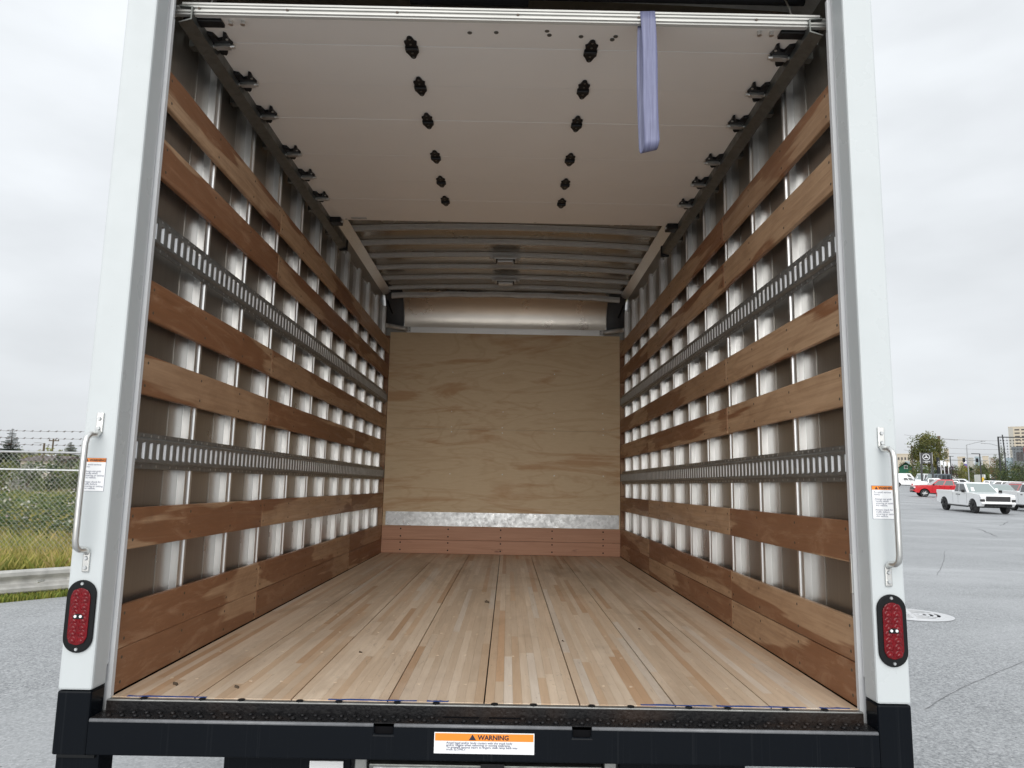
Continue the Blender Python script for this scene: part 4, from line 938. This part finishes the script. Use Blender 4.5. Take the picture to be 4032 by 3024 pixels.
vehicle('pickup_truck', 'white pickup whose cab shows above the red pickup roof', 'pickup', (gp_(3752, 97)[0], 97), R(-28), dict(CR, ref=-1), 'cwhite', gpk)
vehicle('pickup_truck', 'white pickup behind, its cab rising left of the black lamp pole', 'pickup', (gp_(3845, 100)[0], 100), R(-40), dict(CR, ref=-1), 'cwhite', gpk)
vehicle('pickup_truck', 'white pickup in the second row whose cab shows below the grey van', 'pickup', (gp_(3742, 112)[0], 112), R(-28), dict(PU, ref=-1), 'cwhite', gpk)
gs = 'cars in the rows behind'
vehicle('parked_suv', 'white SUV with dark windows directly behind the red pickup bed', 'car', (gp_(3818, 86)[0], 86), R(-28), dict(SUV, ref=-1), 'cwhite', gs)
vehicle('parked_suv', 'dark red SUV showing its roof behind the near white pickups', 'car', (gp_(3915, 62)[0], 62), R(155), dict(SUV, ref=1), 'cmar', gs)
vehicle('parked_suv', 'silver SUV just behind the dark red SUV', 'car', (gp_(3930, 70)[0], 70), R(155), dict(SUV, ref=1), 'csil', gs)
vehicle('parked_suv', 'dark maroon SUV behind the silver SUV', 'car', (gp_(3935, 78)[0], 78), R(155), dict(SUV, ref=1), 'cmar', gs)
vehicle('parked_suv', 'black SUV at the right picture edge behind the maroon one', 'car', (gp_(3990, 86)[0], 86), R(155), dict(SUV, ref=1), 'cblk', gs)
vehicle('parked_suv', 'white SUV at the right, above the maroon and silver roofs', 'car', (gp_(3935, 92)[0], 92), R(150), dict(SUV, ref=1), 'cwhite', gs)
vehicle('parked_suv', 'farthest white SUV in front of the dark hedge at the right', 'car', (gp_(3985, 104)[0], 104), R(-30), dict(SUV, ref=-1), 'cwhite', gs)
vehicle('parked_suv', 'white crossover right of the slim young tree and yellow post', 'car', (gp_(3885, 96)[0], 96), R(160), dict(SUV, ref=1), 'cwhite', gs)
gv = 'vans along the back of the lot'
vehicle('passenger_van', 'slate grey high-roof passenger van below the black sign', 'van', (gp_(3672, 150)[0], 150), R(195), dict(VANW, ref=1), 'cgrey', gv)
vehicle('cargo_van', 'white high-roof van just left of the slate grey van', 'van', (gp_(3640, 156)[0], 156), R(215), dict(VAN, ref=1), 'cwhite', gv)
vehicle('cargo_van', 'white high-roof van in front of the green house', 'van', (gp_(3607, 158)[0], 158), R(-25), dict(VAN, ref=-1), 'cwhite', gv)
def far_truck(label, u, Y, hgt):
    x = gp_(u, Y)[0]; t = empty('delivery_truck', (x, Y, gz(Y))); tag(t, label, 'truck', 'trucks on the far road')
    box('cargo_box', 'cwhite', t, -1.2, 1.2, .6, 5, .8, hgt, bevel=.05); box('cab', 'cwhite', t, -1.1, 1.1, -.9, .55, .5, hgt-.7, bevel=.15); box('windshield', 'glass', t, -.95, .95, -.93, -.88, 1.5, hgt-1.0)
    for s in (-1, 1): MB().cyl((s*1.0-.12, -.3, .45), (s*1.0+.12, -.3, .45), .45, 16).build('wheel', 'tyre', t); MB().cyl((s*1.0-.12, 3.8, .45), (s*1.0+.12, 3.8, .45), .45, 16).build('wheel', 'tyre', t)
far_truck('white delivery truck on the far road left of the orange tree', 3903, 200, 3.4)
far_truck('white delivery truck on the far road below the yellow-green trees', 3766, 205, 3.2)

# ================================================================== RIGHT: street furniture, signs, buildings, trees
def pole_thing(name, label, cat, u, vt, Y, group=None):
    p = at(u, vt, Y); g0 = gz(Y); e = empty(name, (p.x, Y, g0)); tag(e, label, cat, group); return e, p.z-g0
gl = 'street lights beyond the lot'
e, H = pole_thing('street_light', 'tall grey street light with long arm pointing right', 'street light', 3806, 1752, 165, gl)
MB().cyl((0, 0, -.3), (0, 0, H), .16, 10, .10).build('pole', 'pole', e); MB().tube([(0, 0, H), (2.0, 0, H+.55), (3.9, 0, H+.95)], .07, 6).build('lamp_arm', 'pole', e); MB().box(3.5, 4.4, -.15, .15, H+.88, H+1.02).build('lamp_head', 'pole', e, bevel=.03)
e, H = pole_thing('street_light', 'black lot lamp pole with flat head pointing left', 'street light', 3857, 1786, 122, gl)
MB().cyl((0, 0, -.3), (0, 0, H), .11, 10, .09).build('pole', 'bpole', e); MB().box(-1.4, 0, -.12, .12, H-.08, H+.02).build('lamp_head', 'bpole', e, bevel=.02)
e, H = pole_thing('street_light', 'black lot lamp pole right of the black signs', 'street light', 3741, 1796, 150, gl)
MB().cyl((0, 0, -.3), (0, 0, H), .11, 10, .09).build('pole', 'bpole', e); MB().box(-1.0, .7, -.12, .12, H-.08, H+.02).build('lamp_head', 'bpole', e, bevel=.02)
e, H = pole_thing('street_light', 'grey street light with curved arm pointing left beside the string-light frame', 'street light', 3936, 1756, 165, gl)
MB().cyl((0, 0, -.3), (0, 0, H), .16, 10, .10).build('pole', 'pole', e); MB().tube([(0, 0, H-.1), (-2.0, 0, H+.45), (-3.8, 0, H+.55)], .06, 6).build('lamp_arm', 'pole', e); MB().box(-4.3, -3.5, -.15, .15, H+.5, H+.62).build('lamp_head', 'pole', e, bevel=.03)
e, H = pole_thing('traffic_signal_mast', 'grey mast arm carrying two dark traffic signals over the far road', 'traffic light', 3681, 1734, 185)
MB().cyl((0, 0, -.3), (0, 0, H), .20, 10, .13).build('pole', 'pole', e)
za = at(3690, 1810, 185).z-gz(185); xa = at(3885, 1804, 185).x-at(3681, 1800, 185).x
MB().cyl((0, 0, za), (xa, 0, za), .13, 8, .07).build('mast_arm', 'pole', e); MB().tube([(0, 0, H-.1), (2.5, 0, H+.3), (5.5, 0, H+.2)], .06, 6).build('lamp_arm', 'pole', e); MB().box(5.0, 6.1, -.15, .15, H+.13, H+.26).build('lamp_head', 'pole', e)
for u in (3788, 3840):
    x = at(u, 1808, 185).x-at(3681, 1800, 185).x; s = MB().box(x-.28, x+.28, -.42, -.14, za-.5, za+.55).build('signal_head', 'signk', e, bevel=.03)
    for k, mt in enumerate(('redp', 'yellow', 'green')): MB().cyl((x, -.43, za+.33-.33*k), (x, -.46, za+.33-.33*k), .11, 10).build('signal_lens', 'dark', s)
e, H = pole_thing('utility_pole', 'tall thin brown utility pole left of the large tree', 'utility pole', 3588, 1752, 172)
MB().cyl((0, 0, -.3), (0, 0, H), .15, 8, .11).build('pole', 'bark', e); MB().box(-1.0, 1.0, -.06, .06, H-.6, H-.45).build('crossarm', 'bark', e)
for i, (u, vt, Y) in enumerate(((3703, 1813, 160), (3717, 1817, 162), (3733, 1820, 164))):
    e, H = pole_thing('banner_pole', ('left', 'middle', 'right')[i]+'most of three white banner poles beside the black signs' if i != 1 else 'middle one of three white banner poles beside the black signs', 'pole', u, vt, Y, 'banner poles'); MB().cyl((0, 0, -.3), (0, 0, H), .07, 8).build('pole', 'signw', e); MB().box(.07, .5, -.02, .02, H-1.0, H-.05).build('banner', 'signw', e)
# black pylon sign with three-pointed star
p0, p1 = at(3626, 1783, 150), at(3668, 1826, 150); sx_, sw = (p0.x+p1.x)/2, (p1.x-p0.x)/2; g0 = gz(150); zb_, zt_ = p1.z-g0, p0.z-g0
e = empty('pylon_sign', (sx_, 150, g0), -R(25)); tag(e, 'black pylon sign with white three-pointed star in a ring', 'sign', 'dealer signs')
MB().box(-sw, sw, -.15, .15, zb_, zt_).build('sign_face', 'signk', e, bevel=.02)
for s in (-1, 1): MB().box(s*sw*.95-.18, s*sw*.95+.18-.36*(s > 0)*0, -.2, .2, -.3, zb_).build('sign_leg', 'signk', e); MB().box(s*sw+.01*s, s*(sw+.10), -.16, .16, zb_-.1, zt_+.1).build('edge_trim', 'pole', e)
def star_emblem(par, cz, rad, y, w_=1.0):
    m_ = MB(); n = 36
    for i in range(n):
        a0, a1 = 2*math.pi*i/n, 2*math.pi*(i+1)/n; m_.add([(math.cos(a)*r*w_, y, cz+math.sin(a)*r) for a in (a0, a1) for r in (rad, rad*.87)], [(0, 2, 3, 1)])
    for k in range(3):
        a = math.pi/2+k*2*math.pi/3; d = (math.cos(a)*w_, math.sin(a)); nn = (-math.sin(a)*w_, math.cos(a)); b0 = rad*.17
        m_.add([(nn[0]*b0, y-.001, cz+nn[1]*b0), (d[0]*rad*.92, y-.001, cz+d[1]*rad*.92), (-nn[0]*b0, y-.001, cz-nn[1]*b0), (-d[0]*b0*.6, y-.001, cz-d[1]*b0*.6)], [(0, 1, 2, 3)])
    return m_.build('star_emblem', 'signw', par)
hh = zt_-zb_; star_emblem(e, zb_+hh*.62, hh*.30, -.158)
text('sign_text', 'Commercial\nVans', hh*.115, (0, -.158, zb_+hh*.16), 'signw', e, 'CENTER', bold=.008, line=.85)
p0, p1 = at(3686, 1802, 152), at(3703, 1862, 152); g0 = gz(152)
e = empty('pylon_sign', ((p0.x+p1.x)/2, 152, g0), R(30)); tag(e, 'narrow black pylon with white ring emblem right of the traffic mast', 'sign', 'dealer signs'); hw2 = (p1.x-p0.x)/2*1.1
MB().box(-hw2, hw2, -.15, .15, -.2, p0.z-g0).build('sign_face', 'signk', e, bevel=.02); star_emblem(e, (p0.z-g0)*.72+.35, .62, -.158, .8)
p0, p1 = at(3794, 1813, 230), at(3807, 1842, 230); g0 = gz(230)
e = empty('price_sign', ((p0.x+p1.x)/2, 230, g0)); tag(e, 'purple and white roadside sign with red strip by the far road', 'sign'); hw2 = (p1.x-p0.x)/2; zt_, zb_ = p0.z-g0, p1.z-g0
MB().box(-hw2, hw2, -.1, .1, zb_, zt_).build('sign_face', 'purple', e); MB().box(-hw2*.8, hw2*.8, -.12, -.101, (zb_+zt_)/2+.1, zt_-.15).build('white_panel', 'signw', e); MB().box(-hw2*.8, hw2*.8, -.12, -.101, zb_+.05, zb_+.5).build('red_strip', 'redp', e); MB().cyl((0, 0, -.3), (0, 0, zb_), .1, 8).build('post', 'pole', e)
e, H = pole_thing('yellow_post', 'short yellow post at the foot of the black lot lamp pole', 'bollard', 3870, 1882, 121); MB().cyl((0, 0, 0), (0, 0, H), .17, 10).cyl((0, 0, H), (0, 0, H+.12), .17, 10, .06).build('post', 'yellow', e)
# string-light frame
e = empty('light_frame', (at(3936, 1800, 130).x, 130, gz(130))); tag(e, 'tall black frame strung with hanging bulbs in front of the tower', 'light frame'); ex0 = at(3936, 1800, 130).x; g0 = gz(130)
ztop = at(3936, 1723, 130).z-g0
for u, vt in ((3936, 1723), (4090, 1723)): x = at(u, 1800, 130).x-ex0; MB().box(x-.1, x+.1, -.1, .1, -.2, ztop).build('frame_post', 'bpole', e)
x = at(3957, 1800, 131).x-ex0; MB().tube([(x-.15, .6, -.2), (x-.3, .6, ztop*.8), (x-.45, .6, ztop+.6)], .11, 6).build('frame_post', 'bpole', e)
MB().box(-.1, at(4090, 1800, 130).x-ex0+.1, -.09, .09, ztop, ztop+.18).build('frame_beam', 'bpole', e)
wr = MB(); bb = MB()
for u in (3945, 3957, 3970, 3983, 3996, 4010, 4024, 4040):
    x = at(u, 1800, 130).x-ex0; wr.cyl((x, 0, ztop), (x, 0, ztop-4.1), .012, 4)
    for k in range(7): z = ztop-.5-.53*k; bb.cyl((x, 0, z-.10), (x, 0, z), .03, 6, .12); bb.cyl((x, 0, z), (x, 0, z+.10), .12, 6, .03)
wr.build('hanging_wires', 'bpole', e); bb.build('hanging_bulbs', 'bpole', e)['kind'] = 'stuff'
# tower
def bld(name, label, u0, u1, vt, Y, mat, depth, base=None):
    a, b = at(u0, vt, Y), at(u1, vt, Y); g0 = gz(Y)-2 if base is None else base; c = (a+b)/2; br_ = math.atan2(c.x-CAM.x, Y-CAM.y)
    e = empty(name, (c.x, Y, g0), -br_); tag(e, label, 'building'); hw = (b.x-a.x)/2*math.cos(br_); H = a.z-g0
    MB().box(-hw, hw, 0, depth, -1, H).build('wall', mat, e); MB().box(-hw-.15, hw+.15, -.15, depth+.15, H, H+.5).build('parapet', mat, e); return e, hw, H
e, hw, H = bld('hotel_tower', 'tall beige tower with rows of dark windows at the right picture edge', 3967, 4150, 1678, 800, 'beige', 22)
wo_ = None; ppm = 802/2828/.82
for r_i in range(17):
    for c_i in range(7):
        x = -hw+(4+ (3985-3972)+18.4*c_i)*ppm; z = H-(7+11.0*r_i)*ppm
        if x > hw-3: continue
        if wo_ is None:
            wo_ = MB().box(-2.3, 2.3, -.12, .5, -1.55, 0).build('window', 'win', e); wo_.location = (x+2.3, 0, z)
        else: like(wo_, e, (x+2.3, 0, z))
MB().box(-hw, -hw+4.5, -.05, -.01, -1, H-.5).build('blank_strip', 'concrete', e)
e, hw, H = bld('grey_building', 'dark grey clad building below the beige tower', 3984, 4120, 1765, 175, 'gbuild', 14)
for i in range(4): MB().box(-hw+.8+3*i, -hw+2.2+3*i, -.08, .3, H-3.0, H-.9).build('window', 'win', e)
MB().box(-hw-1.6, -hw-.01, .5, 9, -1, H-2.2).build('low_wing', 'bglass', e); x = (at(4042, 1800, 175).x-e.location.x)*.81
MB().box(x-.4, x+.8, -.5, -.16, H-1.0, H+.3).build('red_sign_cap', 'redp', e); MB().box(x-.1, x+.5, -.4, -.16, H-6, H-1.01).build('blue_sign_panel', 'bluep', e)
e, hw, H = bld('beige_block', 'low pale block behind the green house roof', 3528, 3588, 1789, 420, 'beige', 14)
for i in range(5): MB().box(-hw+.8+1.7*i, -hw+1.7+1.7*i, -.08, .3, H-3.2, H-1.6).build('window', 'win', e)
MB().box(hw*.1, hw*.75, -1, -.01, 0, H-4).build('glass_wing', 'bglass', e)
e, hw, H = bld('brick_stack', 'slim dark brown tower rising behind the large tree', 3691, 3702, 1719, 560, 'brick', 3)
e, hw, H = bld('glass_block', 'pale blue glass building showing through the large tree', 3656, 3686, 1718, 640, 'bglass', 10)
p = at(3726, 1768, 480); g0 = gz(480)-2; e = empty('round_silo', (p.x, 480, g0)); tag(e, 'pale round silo tower right of the large tree', 'building'); H = p.z-g0; MB().cyl((0, 0, -1), (0, 0, H), 1.35, 20).build('wall', 'beige', e); MB().cyl((0, 0, H), (0, 0, H+.6), 1.35, 20, .2).build('dome', 'concrete', e)
# green house
p0, p1, pk = at(3537, 1840, 182), at(3597, 1843, 182), at(3570, 1822, 182); g0 = gz(182); e = empty('green_house', ((p0.x+p1.x)/2, 182, g0)); e.rotation_euler.z = -R(29); tag(e, 'green gabled house with one white-framed window behind the vans', 'house'); hw = (p1.x-p0.x)/2*.87; ze, zp = p0.z-g0, pk.z-g0
MB().prism([(-hw*.93, -.5), (hw*.93, -.5), (hw*.93, ze), (0, zp-.2), (-hw*.93, ze)], 'y', 0, 8).build('wall', 'green', e)
for s in (-1, 1): MB().add([(s*hw, -.4, ze-.1), (0, -.4, zp), (0, 8.4, zp), (s*hw, 8.4, ze-.1), (s*hw, -.4, ze+.08), (0, -.4, zp+.2), (0, 8.4, zp+.2), (s*hw, 8.4, ze+.08)], [(3,2,1,0),(4,5,6,7),(0,1,5,4),(1,2,6,5),(2,3,7,6),(3,0,4,7)]).build('roof', 'roof', e)
o = MB().box(-.42, .42, -.08, -.005, ze-.35, ze+.55).build('window', 'signw', e); MB().box(-.32, .32, -.10, -.081, ze-.25, ze+.45).build('pane', 'win', o)
# distant low buildings, one by one
for i, (u0, u1, vt, Y, mt) in enumerate(((3770, 3800, 1800, 520, 'beige'), (3806, 3832, 1804, 560, 'concrete'), (3838, 3862, 1800, 600, 'bglass'), (3868, 3892, 1797, 640, 'beige'), (3895, 3915, 1803, 560, 'concrete'))):
    bld('distant_block', ('pale low building far behind the yellow-green trees', 'grey low building far behind the first traffic signal', 'bluish low building far behind the second traffic signal', 'beige building on the skyline right of the second traffic signal', 'grey building on the skyline left of the orange tree')[i], u0, u1, vt, Y, mt, 12)
# trees right
p = at(3648, 1704, 172); tree('large_tree', 'large loose olive-green tree behind the black star sign', 'tree', p.x, 172, gz(172), p.z, 4.4, [(.10, .105, .03), (.13, .12, .035), (.08, .095, .03)], 6500, .5, 31, None, .22, 48)
TS = [(3606, 1812, 168, 2.2, YEL+GREEN, 'yellow-green shrub tree behind the utility pole'), (3632, 1826, 164, 2.0, GREEN, 'green shrub tree behind the left leg of the star sign'), (3660, 1830, 166, 2.0, GREEN+DARK, 'green shrub tree behind the right leg of the star sign'),
      (3716, 1818, 172, 1.6, PUR, 'purple-leaved tree behind the left banner poles'), (3738, 1816, 174, 1.7, PUR+DARK, 'purple-leaved tree behind the black lot lamp pole'), (3762, 1812, 190, 2.4, MIXD, 'mixed green tree left of the yellow-green trees'), (3782, 1815, 196, 2.4, YEL, 'bright yellow-green tree below the first traffic signal'), (3797, 1818, 200, 2.0, YEL+GREEN, 'yellow-green tree left of the purple sign'),
      (3822, 1812, 330, 4, MIXD, 'distant tree right of the purple sign'), (3845, 1815, 340, 4.2, MIXD+ORA, 'distant brownish tree below the second traffic signal'), (3866, 1812, 350, 4.5, MIXD, 'distant tree behind the black lot lamp pole'), (3888, 1814, 340, 4.2, MIXD+DARK, 'distant dark tree left of the orange tree'),
      (3921, 1796, 160, 1.9, ORA, 'rust-orange tree left of the light frame'), (3934, 1752, 158, 1.5, PALE, 'tall thin pale tree beside the light frame'), (3953, 1806, 150, 2.4, MIXD+DARK, 'dark green tree below the light frame'), (3982, 1812, 148, 2.6, DARK+MIXD, 'dark tree in front of the grey building'), (4012, 1812, 146, 2.8, MIXD, 'olive tree at the right edge in front of the grey building'), (4050, 1808, 146, 3.0, DARK+MIXD, 'dark tree outside the right picture edge'), (3550, 1808, 220, 3.0, YEL+MIXD, 'olive tree left above the green house'), (3586, 1815, 230, 2.6, MIXD, 'olive tree right above the green house'), (3884, 1862, 118, .5, GREEN, 'slim young tree right of the yellow post')]
for i, (u, vt, Y, rx, c, lab_) in enumerate(TS):
    p = at(u, vt, Y); tree('roadside_tree', lab_, 'tree', p.x, Y, gz(Y), p.z, rx, c, 700 if Y < 300 else 420, .34 if Y < 300 else .7, 50+i, 'trees beyond the lot', .12)
HB = [(3926, 'dark hedge bush left of the light frame foot'), (3945, 'dark hedge bush at the light frame foot'), (3966, 'dark hedge bush right of the light frame foot'), (3988, 'dark hedge bush below the grey building'), (4010, 'dark hedge bush at the right edge below the grey building'), (4034, 'dark hedge bush on the right picture border')]
for i, (u, lab_) in enumerate(HB): p = at(u, 1846, 128); bush('hedge_bush', lab_, p.x, 128, gz(128), p.z, 1.6, DARK+GREEN, 600, .24, 90+i, 'hedge bushes')
# tree belt far away that closes the horizon
bl = MB(); rb = random.Random(5)
for i in range(6600):
    a = rb.uniform(-1.2, 1.25); d = rb.uniform(380, 640); x, y = math.sin(a)*d, math.cos(a)*d
    hgt = 9+3*smoothnoise(a*14, 2); z = gz(y)+rb.random()*hgt; s = rb.uniform(1.2, 2.6); c = rb.choice(MIXD+DARK+GREEN+[(.13, .12, .05)]); f = rb.uniform(.7, 1.2)
    e1 = Vector((math.cos(a), -math.sin(a), 0))*s; e2 = Vector((rb.gauss(0, .3), rb.gauss(0, .3), 1)).normalized()*s*.8; q = Vector((x, y, z)); bl.add([q-e1, q-e2, q+e1, q+e2], [(0, 1, 2, 3)], tuple(k*f for k in c))
o = bl.build('far_woodland', 'leaf'); o['kind'] = 'stuff'; o['label'] = 'hazy belt of distant trees along the horizon'; o['category'] = 'woodland'
# overhead wires
for i, (va, vb) in enumerate(((1712, 1722), (1748, 1755), (1772, 1768))):
    a, b = at(3560, va, 175), at(4200, vb, 190); pts = [a.lerp(b, t/16) - Vector((0, 0, 1.2*4*(t/16)*(1-t/16))) for t in range(17)]
    o = MB().tube(pts, .03, 4).build('overhead_wire', 'rust'); tag(o, ('highest', 'middle', 'lowest')[i]+' of the three overhead wires crossing the sky at the right', 'wire', 'overhead wires')
